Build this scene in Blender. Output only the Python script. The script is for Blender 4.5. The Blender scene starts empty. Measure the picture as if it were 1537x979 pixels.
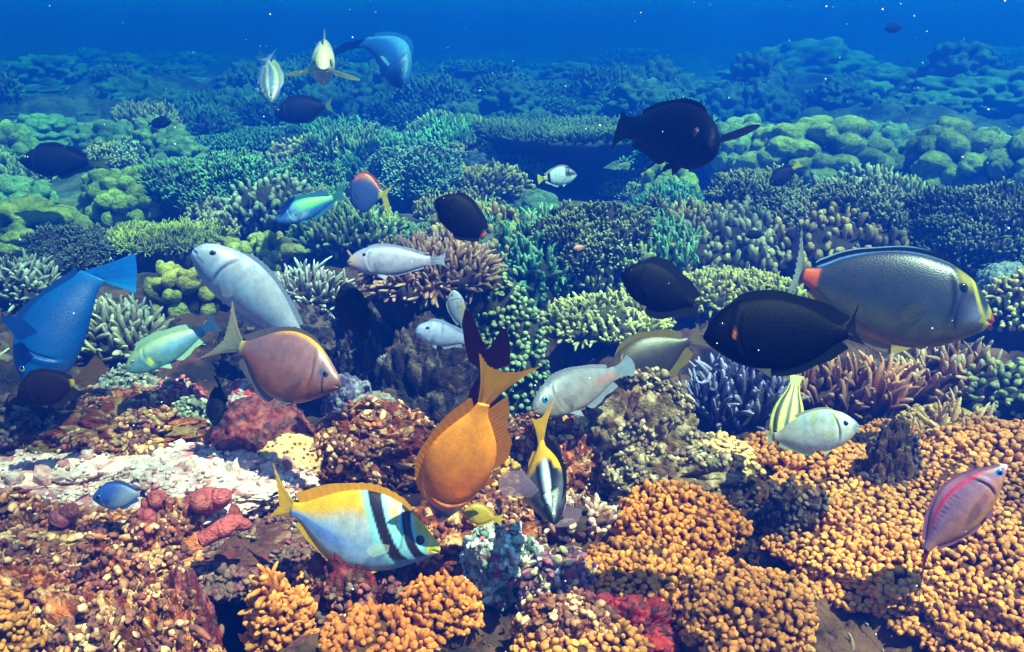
import bpy, bmesh, math, random
import numpy as np
from mathutils import Vector, Matrix

# ---------------------------------------------------------------- camera, water light, sun, exposure
scene = bpy.context.scene
C = scene.collection
W_PX, H_PX, F_PX = 1537.0, 979.0, 1331.0
CAM_H, PITCH = 0.65, math.radians(18.3)
cam_data = bpy.data.cameras.new('camera')
cam = bpy.data.objects.new('camera', cam_data)
C.objects.link(cam)
cam.location = (0, 0, CAM_H)
cam.rotation_euler = (math.pi / 2 - PITCH, 0, 0)
cam_data.lens = 36 * F_PX / W_PX
cam_data.clip_start, cam_data.clip_end = 0.05, 400
scene.camera = cam

SUN_EL, SUN_AZ = math.radians(64), math.radians(122)      # azimuth: clockwise from +Y (north)
world = bpy.data.worlds.new('World')
scene.world = world
world.use_nodes = True
wn = world.node_tree
bg = wn.nodes['Background']
sky = wn.nodes.new('ShaderNodeTexSky')
sky.sky_type = 'NISHITA'
sky.sun_disc = False
sky.sun_elevation, sky.sun_rotation = SUN_EL, SUN_AZ
wn.links.new(sky.outputs[0], bg.inputs[0])
bg.inputs[1].default_value = 0.05
sun_data = bpy.data.lights.new('sun', 'SUN')
sun_data.energy, sun_data.angle, sun_data.color = 5.0, math.radians(0.6), (1.0, 0.85, 0.71)
sun = bpy.data.objects.new('sun', sun_data)
C.objects.link(sun)
sd = Vector((math.sin(SUN_AZ) * math.cos(SUN_EL), math.cos(SUN_AZ) * math.cos(SUN_EL), math.sin(SUN_EL)))
sun.rotation_euler = sd.to_track_quat('Z', 'Y').to_euler()
scene.view_settings.view_transform = 'Standard'
scene.view_settings.look = 'None'
scene.view_settings.exposure = 2.1
scene.view_settings.gamma = 1.0
scene.view_settings.use_curve_mapping = False
scene.render.engine = 'CYCLES'
cy_ = scene.cycles
cy_.max_bounces, cy_.diffuse_bounces, cy_.glossy_bounces = 5, 2, 2
cy_.transmission_bounces, cy_.transparent_max_bounces, cy_.volume_bounces = 3, 8, 0
cy_.use_denoising = True
cy_.caustics_reflective = cy_.caustics_refractive = False

CAM = np.array([0, 0, CAM_H])
FWD = np.array([0, math.cos(PITCH), -math.sin(PITCH)])
UPV = np.array([0, math.sin(PITCH), math.cos(PITCH)])
RGT = np.array([1.0, 0, 0])

def ray(px, py):
    return FWD + RGT * (px - W_PX / 2) / F_PX + UPV * (H_PX / 2 - py) / F_PX
def at(px, py, d):
    """The point d metres along the viewing axis seen at photo pixel px, py."""
    return CAM + ray(px, py) * d
def ground(px, py, z=0.0):
    r = ray(px, py)
    return CAM + r * ((z - CAM_H) / r[2])

# ---------------------------------------------------------------- small numeric helpers
def lin(r, g, b):
    c = np.array([r, g, b]) / 255.0
    return np.where(c <= 0.04045, c / 12.92, ((c + 0.055) / 1.055) ** 2.4)
def smooth(a, b, x):
    t = np.clip((x - a) / (b - a + 1e-12), 0, 1)
    return t * t * (3 - 2 * t)
def mix(a, b, t):
    t = np.asarray(t)
    return np.asarray(a) * (1 - t[..., None]) + np.asarray(b) * t[..., None]
def _hash(ix, iy, iz, seed=0):
    with np.errstate(over='ignore'):
        h = ix.astype(np.uint32) * np.uint32(374761393) + iy.astype(np.uint32) * np.uint32(668265263) \
            + iz.astype(np.uint32) * np.uint32(2246822519) + np.uint32((seed * 3266489917 + 12345) & 0xffffffff)
        h = (h ^ (h >> np.uint32(13))) * np.uint32(1274126177)
        h = (h ^ (h >> np.uint32(16))) * np.uint32(2654435761)
        h ^= h >> np.uint32(15)
    return h.astype(np.float64) / 4294967295.0
def vnoise(p, seed=0):
    i = np.floor(p).astype(np.int64)
    f = p - i
    u = f * f * f * (f * (f * 6 - 15) + 10)
    out = 0
    for dx in (0, 1):
        wx = u[:, 0] if dx else 1 - u[:, 0]
        for dy in (0, 1):
            wy = u[:, 1] if dy else 1 - u[:, 1]
            for dz in (0, 1):
                wz = u[:, 2] if dz else 1 - u[:, 2]
                out = out + wx * wy * wz * _hash(i[:, 0] + dx, i[:, 1] + dy, i[:, 2] + dz, seed)
    return out * 2 - 1
def fbm(p, octs=4, seed=0, gain=0.5):
    a, s, o = 1.0, 0.0, 0.0
    for k in range(octs):
        o = o + a * vnoise(p * (2.03 ** k) + 17.3 * k, seed + k)
        s += a
        a *= gain
    return o / s
def worley(p, seed=0):
    """Distance to the nearest of the scattered cell points and that cell's random value."""
    i = np.floor(p).astype(np.int64)
    best = np.full(len(p), 9.0)
    cid = np.zeros(len(p))
    for dx in (-1, 0, 1):
        for dy in (-1, 0, 1):
            for dz in (-1, 0, 1):
                c = i + np.array([dx, dy, dz])
                q = np.stack([_hash(c[:, 0], c[:, 1], c[:, 2], seed + s) for s in (1, 2, 3)], 1) * 0.8 + 0.1
                d = np.linalg.norm(c + q - p, axis=1)
                m = d < best
                best = np.where(m, d, best)
                cid = np.where(m, q[:, 0] * 1.25 - 0.125, cid)
    return best, cid

# ---------------------------------------------------------------- mesh helpers
class MB:
    """Collects vertices, faces and a colour per vertex; build() links them as ONE mesh object."""
    def __init__(self):
        self.v, self.q, self.t, self.c, self.n = [], [], [], [], 0
    def add(self, v, quads=None, tris=None, col=(0.5, 0.5, 0.5)):
        v = np.asarray(v, float).reshape(-1, 3)
        c = np.asarray(col, float)
        if c.ndim == 1:
            c = np.tile(c, (len(v), 1))
        self.v.append(v)
        self.c.append(c)
        if quads is not None and len(quads):
            self.q.append(np.asarray(quads, np.int64).reshape(-1, 4) + self.n)
        if tris is not None and len(tris):
            self.t.append(np.asarray(tris, np.int64).reshape(-1, 3) + self.n)
        self.n += len(v)
    def mesh(self, name, mat):
        v, c = np.concatenate(self.v), np.concatenate(self.c)
        q = np.concatenate(self.q) if self.q else np.zeros((0, 4), np.int64)
        t = np.concatenate(self.t) if self.t else np.zeros((0, 3), np.int64)
        me = bpy.data.meshes.new(name)
        me.vertices.add(len(v))
        me.vertices.foreach_set('co', v.astype(np.float32).ravel())
        loops = np.concatenate([q.ravel(), t.ravel()]).astype(np.int32)
        me.loops.add(len(loops))
        me.loops.foreach_set('vertex_index', loops)
        starts = np.concatenate([np.arange(len(q)) * 4, len(q) * 4 + np.arange(len(t)) * 3]).astype(np.int32)
        me.polygons.add(len(starts))
        me.polygons.foreach_set('loop_start', starts)
        me.polygons.foreach_set('use_smooth', np.ones(len(starts), bool))
        me.update(calc_edges=True)
        a = me.color_attributes.new('Col', 'FLOAT_COLOR', 'POINT')
        a.data.foreach_set('color', np.concatenate([np.clip(c, 0, 1), np.ones((len(c), 1))], 1).astype(np.float32).ravel())
        me.materials.append(mat)
        return me
    def build(self, name, mat, parent=None):
        o = bpy.data.objects.new(name, self.mesh(name, mat))
        C.objects.link(o)
        if parent is not None:
            o.parent = parent
        return o

def tag(o, label=None, cat=None, group=None, kind=None):
    for k, val in (('label', label), ('category', cat), ('group', group), ('kind', kind)):
        if val:
            o[k] = val
    return o
def copy_tree(o, parent=None):
    c = o.copy()
    C.objects.link(c)
    if parent is not None:
        c.parent = parent
    for ch in list(o.children):
        copy_tree(ch, c)
    return c
_ico = {}
def ico(sub):
    if sub not in _ico:
        bm = bmesh.new()
        bmesh.ops.create_icosphere(bm, subdivisions=sub, radius=1)
        v = np.array([x.co[:] for x in bm.verts])
        f = np.array([[x.index for x in p.verts] for p in bm.faces])
        bm.free()
        _ico[sub] = (v / np.linalg.norm(v, axis=1)[:, None], f)
    return _ico[sub]
def nrm(a):
    return a / (np.linalg.norm(a, axis=-1, keepdims=True) + 1e-12)
def grid_faces(nu, nv, off=0, flip=False):
    i, j = np.meshgrid(np.arange(nu - 1), np.arange(nv - 1), indexing='ij')
    a = (i * nv + j).ravel() + off
    q = np.stack([a, a + 1, a + nv + 1, a + nv], 1)
    return q[:, ::-1] if flip else q

# ---------------------------------------------------------------- materials (all procedural)
def material(name, rough=0.7, noise=40.0, amount=0.35, bump=0.3, bump_scale=120.0, bump_dist=0.004, spec=0.3,
             translucent=0.0, clear=0.0, scales=0.0, pits=0.0, coat=0.0, softscales=False):
    m = bpy.data.materials.new(name)
    m.use_nodes = True
    nt = m.node_tree
    N, Lk = nt.nodes, nt.links
    P = N['Principled BSDF']
    P.inputs['Roughness'].default_value = rough
    P.inputs['Specular IOR Level'].default_value = spec
    if coat:
        P.inputs['Coat Weight'].default_value = coat
        P.inputs['Coat Roughness'].default_value = 0.25
    at_ = N.new('ShaderNodeAttribute')
    at_.attribute_name = 'Col'
    tc = N.new('ShaderNodeTexCoord')
    col = at_.outputs['Color']
    if amount:
        nz = N.new('ShaderNodeTexNoise')
        nz.inputs['Scale'].default_value = noise
        nz.inputs['Detail'].default_value = 6
        nz.inputs['Roughness'].default_value = 0.65
        Lk.new(tc.outputs['Object'], nz.inputs['Vector'])
        mr = N.new('ShaderNodeMapRange')
        mr.inputs[1].default_value, mr.inputs[2].default_value = 0.3, 0.7
        mr.inputs[3].default_value, mr.inputs[4].default_value = 1 - amount, 1 + amount
        Lk.new(nz.outputs['Fac'], mr.inputs[0])
        mx = N.new('ShaderNodeVectorMath')
        mx.operation = 'SCALE'
        Lk.new(col, mx.inputs[0])
        Lk.new(mr.outputs[0], mx.inputs['Scale'])
        col = mx.outputs[0]
    height = None
    if bump:
        nb = N.new('ShaderNodeTexNoise')
        nb.inputs['Scale'].default_value = bump_scale
        nb.inputs['Detail'].default_value = 5
        nb.inputs['Roughness'].default_value = 0.6
        Lk.new(tc.outputs['Object'], nb.inputs['Vector'])
        height = nb.outputs['Fac']
    if scales or pits:
        vo = N.new('ShaderNodeTexVoronoi')
        vo.inputs['Scale'].default_value = scales or pits
        if scales:
            mp = N.new('ShaderNodeMapping')
            mp.inputs['Scale'].default_value = (1.0, 0.5, 1.35)
            Lk.new(tc.outputs['Object'], mp.inputs['Vector'])
            Lk.new(mp.outputs[0], vo.inputs['Vector'])
        else:
            Lk.new(tc.outputs['Object'], vo.inputs['Vector'])
        mr2 = N.new('ShaderNodeMapRange')
        mr2.inputs[1].default_value, mr2.inputs[2].default_value = (0.0, 0.75) if scales else (0.2, 0.36)
        mr2.inputs[3].default_value, mr2.inputs[4].default_value = ((1.05, 0.86) if softscales else (1.1, 0.76)) if scales else (0.12, 1.0)
        Lk.new(vo.outputs['Distance'], mr2.inputs[0])
        m2 = N.new('ShaderNodeVectorMath')
        m2.operation = 'SCALE'
        Lk.new(col, m2.inputs[0])
        Lk.new(mr2.outputs[0], m2.inputs['Scale'])
        col = m2.outputs[0]
        height = mr2.outputs[0]
    Lk.new(col, P.inputs['Base Color'])
    if height is not None and bump:
        bp = N.new('ShaderNodeBump')
        bp.inputs['Strength'].default_value = bump
        bp.inputs['Distance'].default_value = bump_dist
        Lk.new(height, bp.inputs['Height'])
        Lk.new(bp.outputs[0], P.inputs['Normal'])
    out = N['Material Output']
    last = P.outputs[0]
    if translucent:
        tr = N.new('ShaderNodeBsdfTranslucent')
        Lk.new(col, tr.inputs[0])
        ms = N.new('ShaderNodeMixShader')
        ms.inputs[0].default_value = translucent
        Lk.new(last, ms.inputs[1])
        Lk.new(tr.outputs[0], ms.inputs[2])
        last = ms.outputs[0]
    if clear:
        tp = N.new('ShaderNodeBsdfTransparent')
        ms = N.new('ShaderNodeMixShader')
        ms.inputs[0].default_value = clear
        Lk.new(last, ms.inputs[1])
        Lk.new(tp.outputs[0], ms.inputs[2])
        last = ms.outputs[0]
    Lk.new(last, out.inputs['Surface'])
    return m

M = dict(
    branch=material('coral_branches', 0.75, 210, 0.42, 0.6, 420, 0.003),
    base=material('coral_base_rock', 0.9, 30, 0.5, 0.8, 70, 0.012),
    rock=material('encrusted_rock', 0.9, 55, 0.65, 1.0, 120, 0.010),
    pale=material('pale_rubble', 0.9, 60, 0.45, 0.9, 110, 0.009),
    massive=material('massive_coral', 0.85, 48, 0.5, 0.9, 110, 0.02),
    honey=material('pitted_coral', 0.8, 30, 0.12, 0.5, 120, 0.004, pits=110.0),
    sponge=material('sponge', 0.6, 50, 0.45, 0.7, 90, 0.008, spec=0.5),
    bed=material('sea_bed', 0.95, 18, 0.6, 1.0, 45, 0.02),
    skin=material('fish_skin', 0.42, 9, 0.12, 0.25, 60, 0.003, spec=0.45, scales=75.0),
    smoothskin=material('fine_fish_skin', 0.36, 11, 0.28, 0.3, 60, 0.003, spec=0.5, scales=95.0, softscales=True),
    dark=material('dark_fish_skin', 0.55, 14, 0.3, 0.25, 120, 0.003, spec=0.07, scales=80.0),
    fin=material('fish_fin', 0.5, 14, 0.12, 0.0, spec=0.3, translucent=0.35),
    clearfin=material('clear_fish_fin', 0.5, 14, 0.1, 0.0, spec=0.3, translucent=0.35, clear=0.58),
    rosefin=material('rosy_clear_fin', 0.5, 14, 0.1, 0.0, spec=0.3, translucent=0.45, clear=0.15),
    eye=material('fish_eye', 0.12, 1, 0.0, 0.0, spec=0.6),
    speck=material('drifting_specks', 0.6, 1, 0.0, 0.0),
)

# ---------------------------------------------------------------- the air of this place: water
def make_haze():
    bm = bmesh.new()
    bmesh.ops.create_cube(bm, size=1)
    lo, hi = np.array([-62.0, -4.0, -2.6]), np.array([62.0, 74.0, 1.35])
    for v in bm.verts:
        v.co = Vector(lo + (np.array(v.co) + 0.5) * (hi - lo))
    me = bpy.data.meshes.new('haze')
    bm.to_mesh(me)
    bm.free()
    m = bpy.data.materials.new('blue_water')
    m.use_nodes = True
    nt = m.node_tree
    for n in list(nt.nodes):
        if n.type == 'BSDF_PRINCIPLED':
            nt.nodes.remove(n)
    pv = nt.nodes.new('ShaderNodeVolumePrincipled')
    pv.inputs['Color'].default_value = HAZE_COL
    pv.inputs['Absorption Color'].default_value = HAZE_ABS
    pv.inputs['Density'].default_value = HAZE_DENSITY
    pv.inputs['Anisotropy'].default_value = 0.4
    nt.links.new(pv.outputs[0], nt.nodes['Material Output'].inputs['Volume'])
    me.materials.append(m)
    o = bpy.data.objects.new('haze', me)
    C.objects.link(o)
    tag(o, kind='stuff')
HAZE_COL = (0.002, 0.034, 0.37, 1)
HAZE_ABS = (0.19, 0.70, 0.95, 1)
HAZE_DENSITY = 0.66
make_haze()

def make_dapple_sheet():
    """Unseen sheet added overhead: its patterned transparency dapples the sun like ripples would."""
    n = 60
    x, y = np.meshgrid(np.linspace(-64, 64, n), np.linspace(-6, 76, n), indexing='ij')
    p = np.stack([x.ravel(), y.ravel(), np.full(n * n, 2.3)], 1)
    p[:, 2] += 0.05 * vnoise(p * 0.8, 4)
    mb = MB()
    m = bpy.data.materials.new('sun_dapple_pattern')
    m.use_nodes = True
    nt = m.node_tree
    N, Lk = nt.nodes, nt.links
    tc = N.new('ShaderNodeTexCoord')
    warp = N.new('ShaderNodeTexNoise')
    warp.inputs['Scale'].default_value = 2.2
    warp.inputs['Detail'].default_value = 2
    Lk.new(tc.outputs['Object'], warp.inputs['Vector'])
    sc = N.new('ShaderNodeVectorMath')
    sc.operation = 'MULTIPLY_ADD'
    sc.inputs[1].default_value = (0.5, 0.5, 0.5)
    Lk.new(warp.outputs['Color'], sc.inputs[0])
    Lk.new(tc.outputs['Object'], sc.inputs[2])
    vo = N.new('ShaderNodeTexVoronoi')
    vo.feature = 'SMOOTH_F1'
    vo.inputs['Scale'].default_value = 3.4
    vo.inputs['Smoothness'].default_value = 0.35
    Lk.new(sc.outputs[0], vo.inputs['Vector'])
    n2 = N.new('ShaderNodeTexNoise')
    n2.inputs['Scale'].default_value = 0.9
    n2.inputs['Detail'].default_value = 3
    Lk.new(tc.outputs['Object'], n2.inputs['Vector'])
    mr = N.new('ShaderNodeMapRange')
    mr.inputs[1].default_value, mr.inputs[2].default_value = 0.15, 0.62
    mr.inputs[3].default_value, mr.inputs[4].default_value = 0.42, 1.0
    Lk.new(vo.outputs['Distance'], mr.inputs[0])
    mr2 = N.new('ShaderNodeMapRange')
    mr2.inputs[1].default_value, mr2.inputs[2].default_value = 0.35, 0.6
    mr2.inputs[3].default_value, mr2.inputs[4].default_value = 0.65, 1.0
    Lk.new(n2.outputs['Fac'], mr2.inputs[0])
    mu = N.new('ShaderNodeMath')
    mu.operation = 'MULTIPLY'
    Lk.new(mr.outputs[0], mu.inputs[0])
    Lk.new(mr2.outputs[0], mu.inputs[1])
    tp = N.new('ShaderNodeBsdfTransparent')
    Lk.new(mu.outputs[0], tp.inputs[0])
    for k in list(N):
        if k.type == 'BSDF_PRINCIPLED':
            N.remove(k)
    Lk.new(tp.outputs[0], N['Material Output'].inputs['Surface'])
    mb.add(p, grid_faces(n, n))
    tag(mb.build('dapple_sheet', m), kind='structure')  # added gobo: the pattern only dims the sun in patches
make_dapple_sheet()
# ---------------------------------------------------------------- sea bed
def bed_height(x, y):
    p = np.stack([x, y, np.zeros_like(x)], 1)
    d = np.hypot(x, y)
    far = smooth(3.5, 8.0, d)
    h = 0.035 * fbm(p * 2.3, 4, 3) + 0.012 * fbm(p * 11, 3, 9)
    w, _ = worley(p * 3.6 + 0.35 * vnoise(p * 4, 8)[:, None], 21)
    h = h + (0.05 + 0.05 * far) * np.sqrt(np.clip(1 - (w / 0.62) ** 2, 0, 1)) - 0.03
    w2, c2 = worley(p * 1.05, 77)
    h = h + far * (0.20 * np.sqrt(np.clip(1 - (w2 / 0.72) ** 2, 0, 1)) * (0.35 + c2) + 0.12 * fbm(p * 0.35, 3, 4))
    near = smooth(3.2, 1.8, d)
    n1, _ = worley(p * 22 + 0.3 * vnoise(p * 30, 5)[:, None], 31)
    n2, _ = worley(p * 55 + 0.3 * vnoise(p * 70, 6)[:, None], 41)
    h = h + near * (0.016 * np.sqrt(np.clip(1 - (n1 / 0.75) ** 2, 0, 1)) + 0.006 * np.sqrt(np.clip(1 - (n2 / 0.75) ** 2, 0, 1)) + 0.012 * fbm(p * 17, 3, 71) - 0.012)
    h = h + smooth(7, 30, d) * 0.15 * smooth(-6, 10, x)
    for (px, py, r, dep) in PITS:
        g = ground(px, py)
        h = h - dep * np.exp(-(((x - g[0]) ** 2 + (y - g[1]) ** 2) / (r * r)) ** 2)
    return h
PITS = [(335, 900, 0.11, 0.36), (1140, 812, 0.08, 0.26), (535, 905, 0.07, 0.26), (640, 540, 0.26, 0.45),
        (120, 955, 0.07, 0.25), (20, 660, 0.12, 0.06), (880, 590, 0.10, 0.06)]
def bed_z(x, y):
    return float(bed_height(np.array([x]), np.array([y]))[0])
def make_bed():
    nr, na = 760, 640
    r = np.concatenate([np.geomspace(0.25, 9, 650), np.geomspace(9.1, 95, 110)])
    a = np.linspace(-1.15, 1.15, na)
    R, A = np.meshgrid(r, a, indexing='ij')
    x, y = (R * np.sin(A)).ravel(), (R * np.cos(A)).ravel() - 0.1
    z = bed_height(x, y)
    p = np.stack([x, y, z], 1)
    near = 1 - smooth(2.2, 4.0, np.hypot(x, y))
    cc = mix(lin(70, 66, 58), lin(120, 108, 84), smooth(-0.3, 0.5, fbm(p * 6, 4, 40)))
    cc = mix(cc, lin(86, 100, 60), smooth(0.1, 0.5, fbm(p * 1.7, 4, 50)) * 0.8) * (1 - .45 * smooth(4, 9, np.hypot(x, y)))[:, None]  # distance fade painted in: bed colour darkens farther off
    cn = mix(lin(40, 24, 18), lin(104, 64, 44), smooth(-0.35, 0.4, fbm(p * 14, 4, 41)))  # near bed darkened throughout so the hollows read as shade
    cn = mix(cn, lin(128, 66, 62), smooth(0.15, 0.4, fbm(p * 7, 4, 51)) * 0.6)
    cn = mix(cn, lin(150, 128, 104), smooth(0.3, 0.5, fbm(p * 19, 3, 61)) * 0.5)
    mb = MB()
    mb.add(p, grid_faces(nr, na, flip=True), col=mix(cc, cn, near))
    o = mb.build('sea_bed', M['bed'])
    tag(o, kind='structure')
make_bed()

# ---------------------------------------------------------------- coral and rock builders
def fingers(mb, P, D, L, R, cb, ct, rng, prof='branch', segs=6, bend=0.25, tipat=0.6, vary=0.16, rough=0.0):
    """Rounded tapering fingers grown from points P along D (all arrays)."""
    n = len(P)
    if n == 0:
        return
    if prof == 'branch':
        s = np.array([0, 0.35, 0.68, 0.88, 0.97]); f = np.array([1.0, 0.93, 0.86, 0.70, 0.38])
    elif prof == 'knob':
        s = np.array([0, 0.4, 0.7, 0.9, 0.985]); f = np.array([0.72, 0.92, 1.0, 0.76, 0.35])
    elif prof == 'spike':
        s = np.array([0, 0.35, 0.7, 0.93]); f = np.array([1.0, 0.8, 0.58, 0.36])
    else:                                          # fat rounded lobes
        s = np.array([0, 0.3, 0.55, 0.75, 0.9, 0.975]); f = np.array([0.85, 0.98, 1.03, 0.92, 0.64, 0.32])
    D = nrm(D)
    up = np.where(np.abs(D[:, 2:3]) > 0.9, np.array([[1.0, 0, 0]]), np.array([[0, 0, 1.0]]))
    U = nrm(np.cross(D, up))
    V = np.cross(D, U)
    L = np.broadcast_to(L, (n,))[:, None, None]
    R = np.broadcast_to(R, (n,))[:, None, None]
    bd = (rng.normal(size=(n, 1, 1)) * U[:, None] + rng.normal(size=(n, 1, 1)) * V[:, None]) * bend
    ns = len(s)
    S = s[None, :, None]
    ctr = P[:, None] + D[:, None] * L * S + bd * L * S ** 2
    th = np.arange(segs) * 2 * math.pi / segs
    ringd = np.cos(th)[None, None, :, None] * U[:, None, None] + np.sin(th)[None, None, :, None] * V[:, None, None]
    rad = R * f[None, :, None] * (1 + (0.02 if prof == 'lobe' else 0.10) * rng.normal(size=(n, ns, 1)))
    v = ctr[:, :, None] + ringd * (rad[..., None] * (1 + rough * rng.normal(size=(n, ns, segs, 1))))
    tip = P[:, None] + D[:, None] * L * 1.0 + bd * L
    if prof in ('knob', 'lobe', 'branch'):
        tip = tip + D[:, None] * R * 0.08
    allv = np.concatenate([v.reshape(n, ns * segs, 3), tip], 1)
    per = ns * segs + 1
    tt = np.concatenate([np.repeat(s, segs), [1.0]])
    col = mix(np.broadcast_to(cb, (n, per, 3)) if np.ndim(cb) == 1 else np.broadcast_to(np.asarray(cb)[:, None], (n, per, 3)), np.broadcast_to(ct, (n, per, 3)) if np.ndim(ct) == 1 else np.broadcast_to(np.asarray(ct)[:, None], (n, per, 3)),
              np.broadcast_to(smooth(tipat - 0.45, tipat + 0.35, tt)[None], (n, per)))
    col = col * (1 + vary * rng.normal(size=(n, 1, 1)) + 0.05 * rng.normal(size=(n, 1, 3)))
    k = np.arange(segs)
    k2 = (k + 1) % segs
    q = np.concatenate([np.stack([i * segs + k, i * segs + k2, (i + 1) * segs + k2, (i + 1) * segs + k], 1) for i in range(ns - 1)])
    t = np.stack([(ns - 1) * segs + k, (ns - 1) * segs + k2, np.full(segs, ns * segs)], 1)
    off = (np.arange(n) * per)[:, None, None]
    mb.add(allv.reshape(-1, 3), (q[None] + off).reshape(-1, 4), (t[None] + off).reshape(-1, 3), col.reshape(-1, 3))

def dome(n, zmin, rng, jit=0.5):
    i = np.arange(n) + 0.5
    z = 1 - (1 - zmin) * i / n
    ph = i * math.pi * (3 - 5 ** 0.5)
    r = np.sqrt(np.clip(1 - z * z, 0, 1))
    p = np.stack([r * np.cos(ph), r * np.sin(ph), z], 1)
    return nrm(p + rng.normal(size=p.shape) * jit * math.sqrt(2 * (1 - zmin) / n))

def lumpf(U, lump, seed):
    return 1 + lump * fbm(U * 1.5 + seed * 3.7, 3, seed) + 0.45 * lump * fbm(U * 4.1 + seed, 2, seed + 5)

def finger_coral(name, label, cat, loc, r3, zc, cb, ct, seed, L=0.05, R=0.008, sp=2.3, zmin=-0.15, updir=0.35, jitter=0.22,
                 lump=0.22, prof='branch', branchlets=0, segs=6, rock=lin(62, 48, 40), group=None, mat='branch', gaps=0.0, tipat=0.6, nmax=6500, over=0.0):
    """A colony: the knobbly or fingered growth is the thing's own mesh, the dead coral head it grows on is its base."""
    rng = np.random.default_rng(seed)
    r3 = np.asarray(r3, float)
    area = 2 * math.pi * (1 - zmin) * (((r3[0] * r3[1]) ** 1.6 + (r3[0] * r3[2]) ** 1.6 + (r3[1] * r3[2]) ** 1.6) / 3) ** 0.625
    n = int(min(nmax, max(24, area / (sp * R) ** 2)))
    U = dome(n, zmin, rng, 0.75)
    if gaps:
        U = U[fbm(U * 2.6 + seed, 3, seed + 31) > gaps - 0.55]
    rad = lumpf(U, lump, seed)[:, None]
    P = U * rad * r3 + np.array([0, 0, zc])
    Nn = nrm(U / r3)
    D = nrm(Nn * (1 - updir) + np.array([0, 0, 1]) * updir + rng.normal(size=U.shape) * jitter)
    n = len(P)
    Ls = L * (0.75 + 0.5 * rng.random(n)) * (0.9 + 0.5 * fbm(U * 3 + 9 + seed, 2, seed + 2))
    tone = np.clip(1 + 0.55 * fbm(P * 14 + seed, 3, seed + 50), .45, 1.5)[:, None]
    warm = fbm(P * 9 + seed * 2, 2, seed + 60)[:, None]
    ct = np.asarray(ct) * tone * np.concatenate([1 + .10 * warm, 1 - .02 * warm, 1 - .25 * warm], 1)
    cb = np.asarray(cb) * tone
    mb = MB()
    fingers(mb, P - D * L * 0.3, D, Ls * 1.3, R * (0.72 + 0.5 * rng.random(n)), cb, ct, rng, prof, segs, tipat=tipat)
    for b in range(branchlets):
        s0 = 0.35 + 0.4 * rng.random((n, 1))
        D2 = nrm(D + rng.normal(size=D.shape) * 0.75)
        fingers(mb, P - D * L * 0.3 + D * Ls[:, None] * 1.3 * s0, D2, Ls * (0.35 + 0.3 * rng.random(n)), R * 0.72, cb * .6 + ct * .4, ct, rng, prof, max(5, segs - 1), tipat=tipat)
    o = mb.build(name, M[mat])
    o.location = loc
    tag(o, label, cat, group)
    v, f = ico(4)
    b = MB()
    bv = v * lumpf(v, lump, seed)[:, None] * r3 * 0.97 + np.array([0, 0, zc])
    low = smooth(0.1, -0.9, v[:, 2])
    bv[:, 2] = np.where(v[:, 2] < 0, np.minimum(bv[:, 2], zc - (zc + 0.06) * low), bv[:, 2])
    if over:                                       # the head overhangs: only a narrow stalk, set back, reaches the ground
        sk = smooth(0.0, -0.45, v[:, 2]) * over
        bv[:, :2] *= (1 - 0.8 * sk)[:, None]
        bv[:, 1] += sk * r3[1] * 0.55
    bv += v * ((0.012 + 0.03 * bool(over)) * fbm(v * 7 + seed, 4, seed))[:, None]
    b.add(bv, None, f, mix(np.asarray(rock), np.asarray(rock) * 0.45 + cb.mean(0) * 0.35, smooth(-0.2, 0.4, fbm(v * 4, 3, seed + 4))))
    b.build('base', M['base'], o)
    return o

def rock_colors(p, pal, seed, scale):
    c = np.broadcast_to(pal[0], p.shape).copy()
    for k, cc in enumerate(pal[1:]):
        c = mix(c, cc, smooth(0.02, 0.22, fbm(p * scale * (1 + 0.35 * k) + 31 * k, 4, seed + 11 * k) - 0.05))
    return c
BROWN = [lin(108, 38, 18), lin(204, 100, 50), lin(126, 38, 32), lin(238, 162, 110), lin(130, 64, 28)]
MAROON = [lin(92, 20, 26), lin(124, 28, 32), lin(64, 18, 28), lin(150, 62, 56)]
PINK = [lin(196, 70, 78), lin(208, 98, 98), lin(168, 54, 70), lin(214, 180, 168)]
WHITE = [lin(240, 190, 178), lin(214, 150, 148), lin(246, 216, 200), lin(196, 116, 116), lin(224, 180, 170)]
GREYS = [lin(150, 140, 130), lin(122, 100, 104), lin(170, 160, 140), lin(92, 80, 96), lin(190, 120, 110)]
OLIVE = [lin(118, 88, 58), lin(160, 118, 78), lin(100, 60, 46), lin(190, 154, 116)]
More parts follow.
